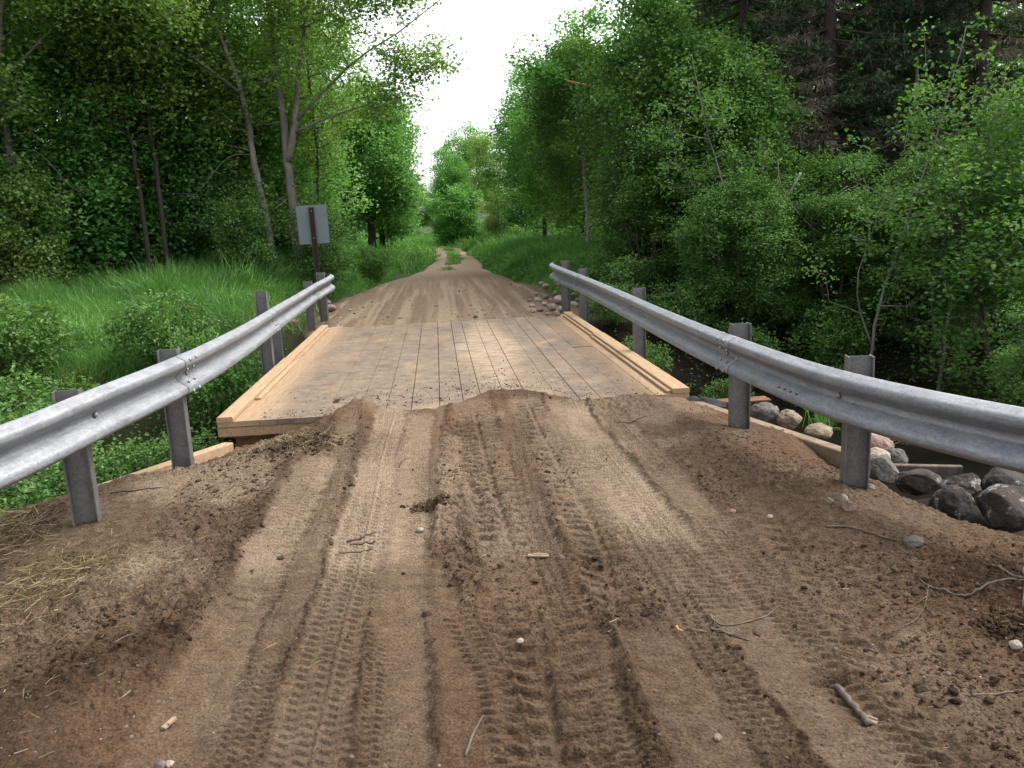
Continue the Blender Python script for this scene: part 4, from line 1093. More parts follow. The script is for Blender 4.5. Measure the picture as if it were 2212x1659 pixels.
stick([(2212, 1292), (2150, 1297), (2090, 1308), (2040, 1296), (2000, 1280), (1985, 1272)], 0.0065, 'long pale branch with side twigs near the right edge', [[(2005, 1283), (1995, 1320), (1970, 1350), (1945, 1360)], [(1998, 1318), (2022, 1345)], [(1990, 1330), (1965, 1335)], [(2000, 1300), (1975, 1312)]])
stick([(2205, 1288), (2165, 1272), (2135, 1262)], 0.009, 'yellowish broken stick above the long pale branch at right', mat='straw')
stick([(2208, 1260), (2210, 1300), (2206, 1345)], 0.006, 'pale upright bent twig at the very right edge', mat='twig', lift=0.01)
stick([(2100, 1500), (2150, 1497), (2212, 1488)], 0.006, 'grey twig near the right edge low in the picture', mat='twig')
stick([(1792, 1452), (1822, 1490), (1850, 1520), (1878, 1548)], 0.013, 'thick weathered stick beside the dark hole in the right track', mat='twig', name='stick', r1=0.012, lift=0.004)
stick([(1005, 1625), (1022, 1580), (1045, 1540)], 0.006, 'pale stick standing out in the dark soil at the bottom middle', mat='twig')
stick([(985, 1160), (1000, 1172), (1017, 1187)], 0.005, 'pale twig near the chevron track in mid road', [[(985, 1160), (975, 1185)]])
stick([(240, 1068), (290, 1064), (350, 1060)], 0.006, 'dark twig on the dirt right of the nearest left post', mat='bark_dark')
stick([(1460, 1354), (1475, 1360)], 0.007, 'pink wood chip below the small dark twig', mat='fresh_wood', name='wood_chip', cat='wood chip')
for (px, py, L, rz, lb) in ((1163, 1211, 0.105, -0.25, 'pale flat wood chip on the ridge in mid road'), (365, 1565, 0.06, 1.2, 'weathered wood chip in the soil at lower left'), (1880, 1540, 0.05, -0.9, 'split pale wood chip by the thick stick end')):
    p = G(px, py); mb = MB(); mb.box((0, 0, 0), (L, 0.022, 0.010), rz, 0.003); mb.box((0.01, 0.004, 0.007), (L * 0.7, 0.010, 0.006), rz + 0.08, 0.002)
    o = link('wood_chip', mb.mesh('wood_chip', MAT['dusty']), None, (p[0], p[1], dz(p[0], p[1]) + 0.012)); tag(o, lb, 'wood chip', 'wood chips on the road')

#@@VEG@@
# ------------------------------------------------------------------ plants
def leaf_geo(P, L, W, up=0.5, near=False, droop=0.2, r=rng):
    n = len(P)
    nrm = r.normal(size=(n, 3)); nrm[:, 2] = np.abs(nrm[:, 2]) + up * 1.6
    nrm /= np.linalg.norm(nrm, axis=1)[:, None]
    ax = np.cross(nrm, r.normal(size=(n, 3))); ax /= np.linalg.norm(ax, axis=1)[:, None] + 1e-9
    ax[:, 2] -= droop; ax /= np.linalg.norm(ax, axis=1)[:, None] + 1e-9
    sd = np.cross(ax, nrm); sd /= np.linalg.norm(sd, axis=1)[:, None] + 1e-9
    nn = np.cross(sd, ax)
    L = L[:, None]; W = W[:, None]
    fold = 0.16 * W * nn
    if near:
        V = np.stack([P, P + ax * L * .28 - sd * W * .40 + fold, P + ax * L * .66 - sd * W * .42 + fold, P + ax * L - nn * L * .08,
                      P + ax * L * .66 + sd * W * .42 + fold, P + ax * L * .28 + sd * W * .40 + fold], 1)
        b = (np.arange(n) * 6)[:, None]
        F = np.concatenate([b + np.array([0, 3, 2, 1]), b + np.array([0, 5, 4, 3])])
        return V.reshape(-1, 3), F, 6
    V = np.stack([P, P + ax * L * .5 - sd * W * .5 + fold, P + ax * L, P + ax * L * .5 + sd * W * .5 + fold], 1)
    b = (np.arange(n) * 4)[:, None]
    return V.reshape(-1, 3), b + np.array([0, 3, 2, 1]), 4

LIB = {}
def make_tree(key, trunks, env, ncl, npl, spread, leaf, seed, bark='bark_grey', lmat='forest', gap=0.36, gfreq=0.9, shell=2.2,
              twig_r=0.006, near=False, bare=(), up=0.5, sides=6, rise=0.35):
    r = np.random.default_rng(seed)
    nodes = []; parent = []; trunkr = []
    chains = []
    for path, r0, r1 in trunks:
        path = np.asarray(path, float)
        Ltot = np.linalg.norm(np.diff(path, axis=0), axis=1).sum()
        D = catmull(path, max(6, int(Ltot / 0.3)))
        D[1:-1] += r.normal(0, 0.012, (len(D) - 2, 3)) * [1, 1, 0.3]
        rr = np.linspace(0, 1, len(D)) ** 0.8 * (r1 - r0) + r0
        if D[0][2] < 0.3:
            rr = rr * (1 + 0.35 * np.exp(-(D[:, 2] - D[0, 2]) / 0.25))
        chains.append((D, rr, 9))
        base = len(nodes)
        for k, p in enumerate(D):
            nodes.append(p); parent.append(base + k - 1 if k else -1); trunkr.append(rr[k])
    # cluster centres
    C = []
    tot = sum(w for _, _, w in env)
    for c, rad, w in env:
        want = int(ncl * w / tot); got = 0; tries = 0
        while got < want and tries < 60:
            d = r.normal(size=(want * 2, 3)); d /= np.linalg.norm(d, axis=1)[:, None]
            p = np.asarray(c) + d * (r.random((len(d), 1)) ** (1 / shell)) * np.asarray(rad)
            keep = n3(p * gfreq + 50 + seed, seed) > gap
            p = p[keep][:want - got]
            C.append(p); got += len(p); tries += 1
    C = np.concatenate(C)
    nd = np.array(nodes)
    tn = nd.copy()
    dist = np.array([np.min(np.linalg.norm(tn - p, axis=1)) for p in C])
    order = np.argsort(dist)
    nlist = [tuple(p) for p in nd]; rad = list(trunkr)
    arr = np.zeros((len(nd) + len(C) * 6 + 10, 3)); arr[:len(nd)] = nd; cnt = len(nd)
    depth = np.zeros(len(arr)); 
    br_out = []; leafP = []
    for ci in order:
        p = C[ci]
        v = p - arr[:cnt]; d = np.linalg.norm(v, axis=1)
        cost = d + np.maximum(0, rise * np.hypot(v[:, 0], v[:, 1]) - v[:, 2]) * 0.8 + depth[:cnt] * 0.12
        k = int(np.argmin(cost)); q = arr[k]; L = d[k]
        m = int(np.clip(L / 0.35, 2, 5))
        t = np.linspace(0, 1, m + 1)[:, None]
        line = q + (p - q) * t
        line[1:-1] += r.normal(0, 0.07 * L, (m - 1, 3)) * [1, 1, 0.6]
        line[:, 2] += np.sin(t[:, 0] * PI) * (-0.08 * L if p[2] > q[2] else 0.10 * L)
        start = cnt
        for s in range(1, m + 1):
            arr[cnt] = line[s]; depth[cnt] = depth[k] + 0.5; cnt += 1
        rb = min((rad[k] if k < len(rad) else 0.02) * 0.65, 0.012 + 0.016 * L)
        rr = np.linspace(max(rb, twig_r * 1.3), twig_r, m + 1)
        rad += list(rr[1:])
        br_out.append((line, rr))
        n = int(npl * r.uniform(0.5, 1.5))
        g = r.normal(size=(n, 3)) * spread * [1, 1, 0.75]
        tt = r.random((n, 1)) ** 0.5
        leafP.append((np.where(r.random((n, 1)) < 0.55, p, q + (p - q) * (0.4 + 0.6 * tt)) + g, r.normal(0.5, 0.19)))
    wood = MB()
    for D, rr, sd in chains:
        wood.tube(D, rr, sd)
    for line, rr in br_out:
        wood.tube(line, rr, 4 if rr[0] < 0.03 else sides, cap=False)
    for path, r0 in bare:
        D = catmull(path, 14); wood.tube(D, np.linspace(r0, r0 * 0.25, 14), 5)
        for _ in range(7):
            i = r.integers(5, 13); e = D[i] + r.normal(0, 0.22, 3) + (D[13] - D[8]) * 0.4
            wood.tube(np.linspace(D[i], e, 4), np.linspace(r0 * 0.3, 0.003, 4), 4, cap=False)
    P = np.concatenate([a for a, _ in leafP])
    tone = np.concatenate([np.clip(r.normal(t, 0.17, len(a)), 0, 1) for a, t in leafP])
    Ls = leaf[0] * r.uniform(0.65, 1.25, len(P)); Ws = leaf[1] * r.uniform(0.7, 1.2, len(P))
    V, F, k = leaf_geo(P, Ls, Ws, up, near, 0.2, r)
    LIB[key] = (wood.mesh(key + '_wood', MAT[bark], True), mesh_np(key + '_leaves', V, F, MAT[lmat], {'tone': np.repeat(tone, k)}))
    return LIB[key]

def stems(n, h, spread, seed, r0=0.03, lean=0.35):
    r = np.random.default_rng(seed); out = []
    for i in range(n):
        a = i / n * 2 * PI + r.uniform(-0.5, 0.5); l = r.uniform(0.2, 1.0) * lean
        b = np.array([math.cos(a), math.sin(a), 0])
        hh = h * r.uniform(0.65, 1.0)
        out.append(([b * 0.10 * spread, b * (0.12 * spread + l * hh * 0.3) + [0, 0, hh * 0.35], b * (l * hh * 0.75) + [0, 0, hh * 0.7], b * (l * hh) + [0, 0, hh]], r0 * r.uniform(0.7, 1.1), 0.006))
    return out

# hero trees
make_tree('poplar_forked', [([(0, 0, -.2), (0.02, 0, 2), (0.0, 0.05, 3.6), (-0.05, 0.1, 5.6), (-0.1, 0.1, 8), (0, 0, 11)], 0.155, 0.03),
                            ([(0.0, 0.05, 3.3), (0.28, -0.1, 4.2), (0.45, -0.1, 5.2), (0.85, -0.2, 6.8), (1.6, -0.4, 9.4)], 0.105, 0.02),
                            ([(0.3, -0.1, 4.25), (1.2, -0.3, 5.0), (2.0, -0.5, 5.6), (3.1, -0.6, 6.2), (4.2, -0.8, 6.9)], 0.045, 0.010),
                            ([(0.3, -0.1, 4.0), (1.1, -0.1, 4.3), (2.2, -0.4, 4.55), (3.2, -0.3, 4.75)], 0.04, 0.008)],
          [((-0.2, 0, 8.8), (3.0, 2.6, 3.0), 5), ((2.4, -0.5, 7.2), (2.0, 1.4, 1.5), 2.4), ((3.4, -0.6, 6.2), (1.2, 0.9, 1.1), 1.2), ((2.4, -0.3, 4.8), (1.4, 0.7, 0.6), 0.8), ((-1.4, -0.4, 6.9), (2.0, 1.4, 1.4), 1.8), ((-0.9, 0.3, 5.8), (1.3, 1.3, 1.2), 0.8), ((-0.3, -0.9, 6.3), (1.6, 0.7, 1.6), 1.2), ((0.2, 0.6, 2.2), (0.8, 0.8, 1.0), 0.5)],
          720, 36, 0.22, (0.100, 0.084), 3, 'bark_grey', 'poplar', 0.42, 0.8,
          bare=[([(-0.05, 0, 2.4), (-0.7, -0.3, 1.95), (-1.5, -0.6, 1.75), (-2.3, -0.9, 1.85)], 0.018), ([(0.05, 0, 1.9), (0.45, -0.3, 1.55), (0.9, -0.5, 1.45), (1.5, -0.6, 1.55)], 0.014)])
make_tree('poplar_leaning', [([(0, 0, -.2), (-0.12, 0, 1.2), (-0.3, 0, 3.0), (-0.42, 0, 4.6), (-0.8, 0, 6.1), (-1.5, 0, 8), (-2.0, 0.2, 11)], 0.12, 0.025),
                             ([(-0.45, 0, 4.8), (-1.4, -0.4, 5.6), (-2.6, -0.6, 6.2), (-3.6, -0.8, 6.8)], 0.042, 0.010)],
          [((-2.2, 0, 8.2), (3.2, 2.6, 3.0), 4), ((-3.2, -0.8, 6.0), (2.0, 1.4, 1.1), 2), ((-1.0, 0.3, 4.6), (1.2, 1.1, 1.0), 0.8), ((-0.6, .5, 2.2), (0.9, 0.7, 0.9), 0.5)],
          620, 40, 0.25, (0.105, 0.088), 5, 'bark_grey', 'poplar', 0.42, 0.8,
          bare=[([(-0.35, 0, 3.4), (-0.9, -0.3, 3.3), (-1.7, -0.4, 2.5), (-2.2, -0.4, 2.45)], 0.013)])
make_tree('poplar_slim', [([(0, 0, -.2), (0.05, 0, 2.5), (-0.06, 0.05, 5), (0.02, 0, 8), (0.05, 0, 11)], 0.07, 0.018)],
          [((0, 0, 8.2), (1.8, 1.8, 3.6), 3), ((0, 0, 5.2), (1.5, 1.5, 1.5), 0.9)], 330, 34, 0.26, (0.11, 0.085), 8, 'bark_dark', 'poplar', 0.36, 0.8)
for i, (lm, sd) in enumerate((('forest', 21), ('forest', 22), ('poplar', 23))):
    make_tree('forest%d' % i, [([(0, 0, -.2), (0.1, 0, 3), (0.0, 0.2, 6), (0.1, 0, 10.5)], 0.15, 0.02)],
              [((0, 0, 7.3), (2.6, 2.6, 4.0), 4), ((0.3, 0, 3.4), (2.5, 2.5, 2.4), 2.0), ((-0.6, 0.2, 10), (1.6, 1.6, 1.6), 0.7)], 520, 46, 0.30, (0.15, 0.105), sd, 'bark_dark', lm, 0.40, 0.7)
make_tree('round_tree', [([(0, 0, -.2), (0.05, 0, 1.6), (-0.1, 0, 4), (0, 0, 8)], 0.27, 0.03), ([(0, 0, 1.5), (0.6, 0.1, 3), (1.2, 0, 5)], 0.15, 0.02), ([(0.02, 0, 1.8), (-0.6, 0, 3.2), (-1.1, 0, 5)], 0.12, 0.02)],
          [((0, 0, 5.4), (2.4, 2.4, 3.2), 4), ((0.9, 0, 3.6), (1.7, 1.6, 1.8), 1.6), ((-0.9, 0, 3.6), (1.6, 1.6, 1.5), 1.2)], 540, 46, 0.28, (0.17, 0.12), 31, 'bark_dark', 'forest', 0.36, 0.8)
make_tree('bright_tree', [([(0, 0, -.2), (0.05, 0, 3), (-0.1, 0, 6), (0, 0, 9.5)], 0.2, 0.03)],
          [((0, 0, 6.2), (2.4, 2.4, 3.6), 4), ((0.5, 0, 3.0), (2.3, 2.2, 2.0), 2)], 520, 44, 0.32, (0.20, 0.14), 33, 'bark_dark', 'bright', 0.36, 0.7)
make_tree('tall_maple', [([(0, 0, -.2), (0.1, 0, 5), (0.0, 0, 10), (0.1, 0, 17)], 0.27, 0.04), ([(0.05, 0, 6), (0.9, 0, 9), (1.4, 0, 13)], 0.16, 0.03), ([(0.05, 0, 6.6), (-1.4, -0.4, 8.6), (-3.2, -0.8, 9.6)], 0.08, 0.015)],
          [((0, 0, 11.5), (3.8, 3.4, 4.6), 4), ((-1.5, -.4, 9.4), (1.5, 1.6, 1.9), 1.2), ((-3.1, -.8, 9.7), (0.5, 0.4, 0.35), 0.12), ((1, 0, 7.4), (2.8, 2.6, 2.0), 1.2)], 640, 44, 0.32, (0.15, 0.115), 35, 'bark_dark', 'bright', 0.40, 0.6)
make_tree('birch', [([(0, 0, -.2), (-0.02, 0, 2.2), (-0.12, 0, 4.2), (-0.3, 0, 6.5), (-0.25, 0, 9.5)], 0.09, 0.02)],
          [((-0.3, 0, 7.0), (2.0, 1.9, 2.6), 4), ((-0.8, 0.6, 4.6), (1.2, 1.0, 0.9), 0.6)], 400, 44, 0.26, (0.11, 0.085), 37, 'bark_pale', 'alder', 0.36, 0.8)
for i, sd in enumerate((41, 42)):
    make_tree('alder%d' % i, stems(7, 5.6, 1.5, sd, 0.045, 0.30),
              [((0, 0, 3.6), (2.1, 2.0, 2.4), 4), ((0.2, -0.3, 1.7), (2.0, 1.9, 1.4), 2.2), ((-0.3, 0, 5.0), (1.3, 1.3, 1.1), 0.8)], 680, 66, 0.16, (0.088, 0.068), sd, 'bark_dark', 'alder', 0.47, 1.25)
make_tree('bright_bush', stems(8, 4.0, 2.0, 55, 0.05, 0.45), [((0, 0, 2.4), (2.1, 2.0, 2.1), 3), ((0, 0, 1.0), (2.2, 2.0, 0.9), 1.4)], 330, 44, 0.22, (0.19, 0.13), 55, 'bark_dark', 'bright', 0.36, 0.9)
for i, sd in enumerate((45, 46)):
    make_tree('under%d' % i, stems(6, 5.6, 1.5, sd, 0.04, 0.30),
              [((0, 0, 3.6), (2.1, 2.0, 2.4), 4), ((0.2, -0.3, 1.5), (2.1, 2.0, 1.4), 2.4), ((-0.3, 0, 5.0), (1.3, 1.3, 1.1), 0.8)], 560, 50, 0.20, (0.105, 0.08), sd, 'bark_dark', 'bright', 0.40, 1.0)
for i, (sd, lm) in enumerate(((51, 'alder'), (52, 'pale'))):
    make_tree('shrub%d' % i, stems(6, 2.3, 0.9, sd, 0.018, 0.35),
              [((0, 0, 1.45), (1.05, 1.0, 1.05), 3), ((0, 0, 0.7), (1.0, 1.0, 0.6), 1.3)], 250, 36, 0.11, (0.070, 0.052), sd, 'bark_dark', lm, 0.38, 1.8, twig_r=0.004)
make_tree('near_alder', stems(6, 5.4, 1.5, 61, 0.035, 0.30),
          [((0, 0, 3.6), (1.7, 1.6, 2.2), 3), ((0, -0.2, 1.6), (1.6, 1.5, 1.4), 1.4)], 430, 42, 0.13, (0.082, 0.062), 61, 'bark_dark', 'alder', 0.47, 1.3, twig_r=0.004, near=True)
make_tree('low_shrub', stems(7, 1.15, 0.6, 71, 0.010, 0.5),
          [((0, 0, 0.7), (0.75, 0.75, 0.55), 3)], 150, 26, 0.075, (0.058, 0.042), 71, 'bark_dark', 'alder', 0.38, 2.4, twig_r=0.003, near=True)
make_tree('open_sapling', [([(0, 0, -.2), (0.10, 0, 1.2), (0.42, 0, 2.6), (0.9, 0.1, 4.2), (1.2, 0.1, 5.6)], 0.032, 0.007), ([(0.10, 0, 1.0), (-0.15, 0.1, 2.0), (0.25, 0.1, 3.4)], 0.018, 0.005)],
          [((0.8, 0, 4.2), (1.3, 1.0, 1.6), 2), ((0.3, 0, 2.4), (1.2, 0.9, 1.0), 1)], 120, 20, 0.10, (0.072, 0.056), 73, 'bark_grey', 'alder', 0.36, 1.6, twig_r=0.004, near=True)

def make_spruce(key, h, z0, width, seed, dead=0.4):
    r = np.random.default_rng(seed)
    wood = MB(); tw = MB()
    wood.tube([(0, 0, -.2), (0.05, 0, h * .3), (0, 0.05, h * .65), (0, 0, h)], [0.17, 0.14, 0.09, 0.02], 9)
    NP = []; ND = []; DP = []; DD = []
    z = z0
    while z < h - 0.3:
        t = (z - z0) / (h - z0)
        for k in range(int(r.integers(4, 7))):
            a = r.uniform(0, 2 * PI); L = width * (1 - t) ** 0.7 * r.uniform(0.6, 1.1) + 0.25
            isdead = r.random() < dead * (1.3 - 1.5 * t)
            d = np.array([math.cos(a), math.sin(a), 0])
            s = np.linspace(0, 1, 8)[:, None]
            line = np.array([0, 0, z]) + d * L * s + np.array([0, 0, 1]) * (-0.30 * L * s + 0.16 * L * s ** 3) + r.normal(0, 0.03, (8, 3)) * s
            wood.tube(line, np.linspace(0.028 if L > 1 else 0.016, 0.005, 8), 5, cap=False)
            nsub = int(L * (8 if isdead else 9))
            perp = np.array([-d[1], d[0], 0])
            for q in range(nsub):
                u = r.uniform(0.25 if not isdead else 0.2, 1.0)
                i = u * 7; j = int(min(i, 6)); p = line[j] + (line[j + 1] - line[j]) * (i - j)
                sl = L * 0.30 * (1.15 - u) + 0.10
                e = p + (perp * r.choice([-1, 1]) * r.uniform(0.5, 1) + d * 0.5 + np.array([0, 0, r.uniform(-0.65, 0.0)])) * sl
                if r.random() < 0.45:
                    wood.tube(np.linspace(p, e, 3), [0.006, 0.004, 0.002], 3, cap=False)
                if isdead:
                    m = int(4 + sl * 34)
                else:
                    m = int(6 + sl * 44)
                tt = r.random((m, 1))
                base = p + (e - p) * tt
                dirn = (e - p) / (np.linalg.norm(e - p) + 1e-6) * 0.6 + r.normal(0, 0.55, (m, 3)) + np.array([0, 0, -0.15 if not isdead else -0.5])
                (DP if isdead else NP).append(base); (DD if isdead else ND).append(dirn)
        z += r.uniform(0.22, 0.42)
    def spray(P, D, L, W, mat, name, tone_mu):
        P = np.concatenate(P); D = np.concatenate(D); D /= np.linalg.norm(D, axis=1)[:, None]
        n = len(P); sd = np.cross(D, r.normal(size=(n, 3))); sd /= np.linalg.norm(sd, axis=1)[:, None] + 1e-9
        l = (L * r.uniform(0.5, 1.3, n))[:, None]; w = (W * r.uniform(0.6, 1.3, n))[:, None]
        V = np.stack([P, P + D * l * .45 - sd * w * .5, P + D * l, P + D * l * .45 + sd * w * .5], 1).reshape(-1, 3)
        F = (np.arange(n) * 4)[:, None] + np.array([0, 3, 2, 1])
        return mesh_np(name, V, F, mat, {'tone': np.repeat(np.clip(r.normal(tone_mu, 0.22, n), 0, 1), 4)})
    LIB[key] = (wood.mesh(key + '_wood', MAT['bark_dark'], True), spray(NP, ND, 0.13, 0.035, MAT['needle'], key + '_needles', 0.5),
                spray(DP, DD, 0.22, 0.013, MAT['deadneedle'], key + '_dead', 0.45) if DP else None)
make_spruce('spruce0', 15, 1.4, 2.6, 81, 0.42)
make_spruce('spruce1', 14, 1.0, 2.8, 82, 0.25)
make_spruce('young_spruce', 5.5, 0.5, 1.5, 83, 0.1)

def plant(kind, cat, key, x, y, label, group, s=1.0, rz=0.0, sz=None, dzz=-0.03, names=('trunk', 'crown')):
    e = empty(kind, (x, y, Hs(x, y) + dzz), rz)
    e.scale = (s, s, sz or s)
    tag(e, label, cat, group)
    L = LIB[key]
    link(names[0], L[0], e); link(names[1], L[1], e)
    if len(L) > 2 and L[2] is not None:
        o = link('dead_branches', L[2], e); o['label'] = 'grey dead hanging twigs'
    return e

# left of the track --------------------------------------------------
GL = 'broadleaf trees left of the track'
plant('poplar_tree', 'tree', 'poplar_forked', -3.62, 21.3, 'tall grey barked poplar forking above the road sign, a long limb reaching over the track', GL)
plant('poplar_tree', 'tree', 'poplar_leaning', -4.05, 21.0, 'grey trunked poplar leaning left, just left of the forked one', GL)
plant('poplar_tree', 'tree', 'poplar_slim', -7.12, 20.6, 'slim bare stemmed poplar, left one of a close pair behind the meadow', GL, 1.0, 0.3)
plant('poplar_tree', 'tree', 'poplar_slim', -6.68, 20.8, 'slim bare stemmed poplar, right one of a close pair behind the meadow', GL, 1.02, 2.2)
plant('poplar_tree', 'tree', 'poplar_slim', -3.1, 22.6, 'thin young poplar directly behind the road sign', GL, 0.8, 4.0)
plant('poplar_tree', 'tree', 'poplar_leaning', -9.6, 19.5, 'big leafed poplar filling the upper left, nearest of the left trees', GL, 1.0, 2.6)
plant('poplar_tree', 'tree', 'poplar_leaning', -6.0, 23.2, 'leafy poplar with yellow green crown left of the leaning grey poplar', GL, 0.92, 0.5)
plant('poplar_tree', 'tree', 'poplar_slim', -10.4, 23.0, 'slender big leafed poplar left of the pair of slim poplars', GL, 0.95, 1.0)
plant('poplar_tree', 'tree', 'poplar_forked', -12.6, 19.0, 'poplar at the far left edge with yellow green crown', GL, 1.0, 2.0)
WL = 'left woodland behind the meadow'
wl = [(-5.6, 27, 'forest1', 1.0, 'dark leafy tree deep behind the leaning poplar'), 
      
      (-15.0, 25, 'forest2', 1.0, 'olive green tree in front of the left woodland'), 
      (-16.6, 22, 'forest0', 0.95, 'deep green tree at the left edge above the tall shrub'), (-21.5, 32, 'forest0', 1.15, 'farthest left tall tree of the woodland'),
      (-5.0, 33, 'forest0', 1.0, 'leafy tree showing between the two grey poplar trunks'), 
      (-12.2, 22.5, 'forest2', 0.8, 'medium olive tree behind the white flecked shrub'),
      (-6.4, 40, 'forest1', 1.0, 'far tree left of the dark trunked tree')]
for i, (x, y, k, s, lb) in enumerate(wl):
    plant('broadleaf_tree', 'tree', k, x, y, lb, WL, s, i * 1.7, s * 0.95)
GT = 'trees along the left side of the far track'
plant('broadleaf_tree', 'tree', 'round_tree', -3.0, 38, 'round dark tree with a short forked trunk left of the track', GT, 0.98, 0.2)
plant('broadleaf_tree', 'tree', 'bright_tree', -3.1, 47, 'bright green tree right behind the round dark tree', GT, 1.0, 1.0, 0.98)
plant('broadleaf_tree', 'tree', 'bright_tree', -5.2, 52, 'bright green tree half hidden behind the round dark tree', GT, 1.0, 2.0, 1.0)
plant('broadleaf_tree', 'tree', 'forest0', -3.0, 70, 'distant tree on the left where the track narrows to the sky gap', GT, 0.8, 0.4, 0.62)
plant('broadleaf_tree', 'tree', 'round_tree', -2.2, 100, 'small far tree at the bottom left of the sky gap', GT, 1.0, 0.7, 0.75)
plant('broadleaf_tree', 'tree', 'round_tree', 0.6, 122, 'farthest hazy tree closing the end of the track', GT, 1.1, 2.7, 0.62)
for i, (x, y, k, s, sz, lb) in enumerate([(-6.3, 25.6, 'under0', 1.25, 1.05, 'leafy undertree filling the gap left of the leaning poplar'), (-9.9, 26.3, 'under1', 1.35, 1.15, 'leafy undertree behind the pair of slim poplars'),
                                          (-12.6, 24.6, 'under0', 1.35, 1.15, 'leafy undertree behind the white flecked shrub'), (-15.4, 22.4, 'under1', 1.4, 1.2, 'leafy undertree at the left picture edge'), (-4.6, 24.5, 'under1', 1.0, 0.95, 'leafy undertree between the grey poplars and the dark round tree'),
                                          (-7.4, 22.6, 'under1', 1.25, 1.2, 'leafy undertree right behind the pair of slim poplars'), (-9.6, 21.6, 'under0', 1.3, 1.3, 'broad leafy undertree left of the pair of slim poplars'), (-11.8, 20.2, 'under1', 1.3, 1.35, 'high leafy undertree above the yellowish shrubs'),
                                          (-5.2, 23.0, 'under0', 1.0, 1.1, 'narrow leafy undertree right of the pair of slim poplars'), (-13.6, 18.6, 'under0', 1.25, 1.3, 'tall leafy undertree at the left edge, nearest of its kind')]):
    plant('undertree', 'tree', k, x, y, lb, 'leafy undertrees at the left meadow edge', s, i * 1.9 + 0.3, sz)
SL = 'shrubs in the left meadow'
plant('shrub', 'shrub', 'shrub1', -9.3, 19.0, 'tall yellowish shrub with silvery leaf tips at left', SL, 1.15, 0.0, 1.3)
plant('shrub', 'shrub', 'shrub1', -10.2, 16.5, 'yellowish shrub at the left edge of the meadow', SL, 1.2, 1.1, 1.15)
plant('shrub', 'shrub', 'shrub1', -8.7, 22.8, 'broad light green shrub below the pair of slim poplars', SL, 1.1, 2.0, 0.85)
plant('shrub', 'shrub', 'shrub0', -7.0, 24.0, 'low green shrub right of the pair of slim poplars', SL, 1.1, 0.7, 0.7)
plant('shrub', 'shrub', 'shrub0', -11.4, 21.5, 'dark green shrub behind the tall yellowish shrub', SL, 1.3, 2.5, 0.9)
plant('shrub', 'shrub', 'shrub0', -4.6, 20.3, 'leafy shrub at the foot of the leaning poplar', SL, 0.9, 0.5, 1.0)
plant('shrub', 'shrub', 'shrub0', -2.9, 20.6, 'green shrub behind the road sign panel', SL, 0.85, 1.5, 1.05)
plant('shrub', 'shrub', 'low_shrub', -2.2, 26.0, 'low green bush on the left verge of the track', SL, 1.0, 1.9, 1.0)
SB = 'shrubs on the near left stream bank'
for i, (x, y, k, s, sz, lb) in enumerate([(-6.3, 9.4, 'shrub0', 1.15, 1.3, 'leafy shrub at the left edge above the nearest guardrail part'), (-7.6, 11.2, 'shrub0', 1.2, 1.35, 'taller shrub behind the leafy shrub at the left edge'),
                                          (-4.7, 8.6, 'low_shrub', 1.2, 1.2, 'small leafed bush behind the nearest left post'), (-3.9, 8.0, 'low_shrub', 0.95, 0.85, 'low bush between the two nearest left posts'),
                                          (-5.4, 10.4, 'low_shrub', 1.3, 1.2, 'bushy plant above the nearest left post'), (-5.8, 7.9, 'low_shrub', 1.3, 1.3, 'dense leafy bush beyond the nearest left rail section'), (-4.5, 7.1, 'low_shrub', 0.9, 0.8, 'small bush just beyond the nearest left post'), (-7.0, 8.2, 'shrub0', 1.05, 1.05, 'broad bush at the left edge over the stream'),
                                          (-3.3, 8.5, 'low_shrub', 0.9, 0.9, 'bush filling the gap between second left post and deck'), (-2.9, 7.6, 'low_shrub', 0.55, 0.6, 'tiny bush at the left corner of the deck'), (-6.6, 12.4, 'low_shrub', 1.3, 1.2, 'rounded bush in the middle of the left bank'),
                                          (-9.4, 11.6, 'shrub0', 1.1, 0.95, 'bush at the far left edge above the shrubs'), (-5.0, 6.9, 'shrub0', 0.62, 0.62, 'bush just over the guardrail at the left picture edge'),
                                          (-3.3, 11.3, 'low_shrub', 1.0, 1.35, 'small open bush with bent dark stems above the second left post'), (-3.1, 9.4, 'low_shrub', 0.8, 0.75, 'low leafy bush beside the left deck edge'),
                                          (-4.3, 12.6, 'low_shrub', 1.0, 1.0, 'low bush on the far left bank at the meadow edge'), (-8.4, 13.6, 'shrub0', 1.0, 0.8, 'green shrub farther back along the left stream bank')]):
    plant('shrub', 'shrub', k, x, y, lb, SB, s, i * 2.1, sz)

# right of the track -------------------------------------------------
GR = 'trees along the right side of the far track'
plant('broadleaf_tree', 'tree', 'round_tree', 4.1, 96, 'distant dark tree with airy top right of the sky gap', GR, 1.45, 0.2, 1.5)
plant('broadleaf_tree', 'tree', 'bright_tree', 1.6, 84, 'distant bright green tree bordering the sky gap', GR, 0.95, 0.9, 0.95)
plant('shrub', 'shrub', 'bright_bush', 1.75, 60, 'bright green bush standing at the bend of the track', GR, 1.0, 1.3)
plant('shrub', 'shrub', 'shrub1', 4.3, 55, 'yellowish low bush right of the bright bush at the bend', GR, 1.5, 0.4, 1.5)
plant('broadleaf_tree', 'tree', 'forest2', 5.0, 66, 'olive tree behind the yellowish low bush', GR, 0.9, 0.4, 0.72)
plant('broadleaf_tree', 'tree', 'bright_tree', 6.6, 52, 'bright leafy tree left of the white stemmed birch, back one', GR, 1.05, 3.4, 1.05)
plant('broadleaf_tree', 'tree', 'forest0', 5.5, 41, 'tall leafy tree overhanging the right verge', GR, 0.85, 0.4, 0.76)
plant('broadleaf_tree', 'tree', 'forest2', 6.3, 34, 'leafy tree beside the white stemmed birch', GR, 0.82, 1.4, 0.74)
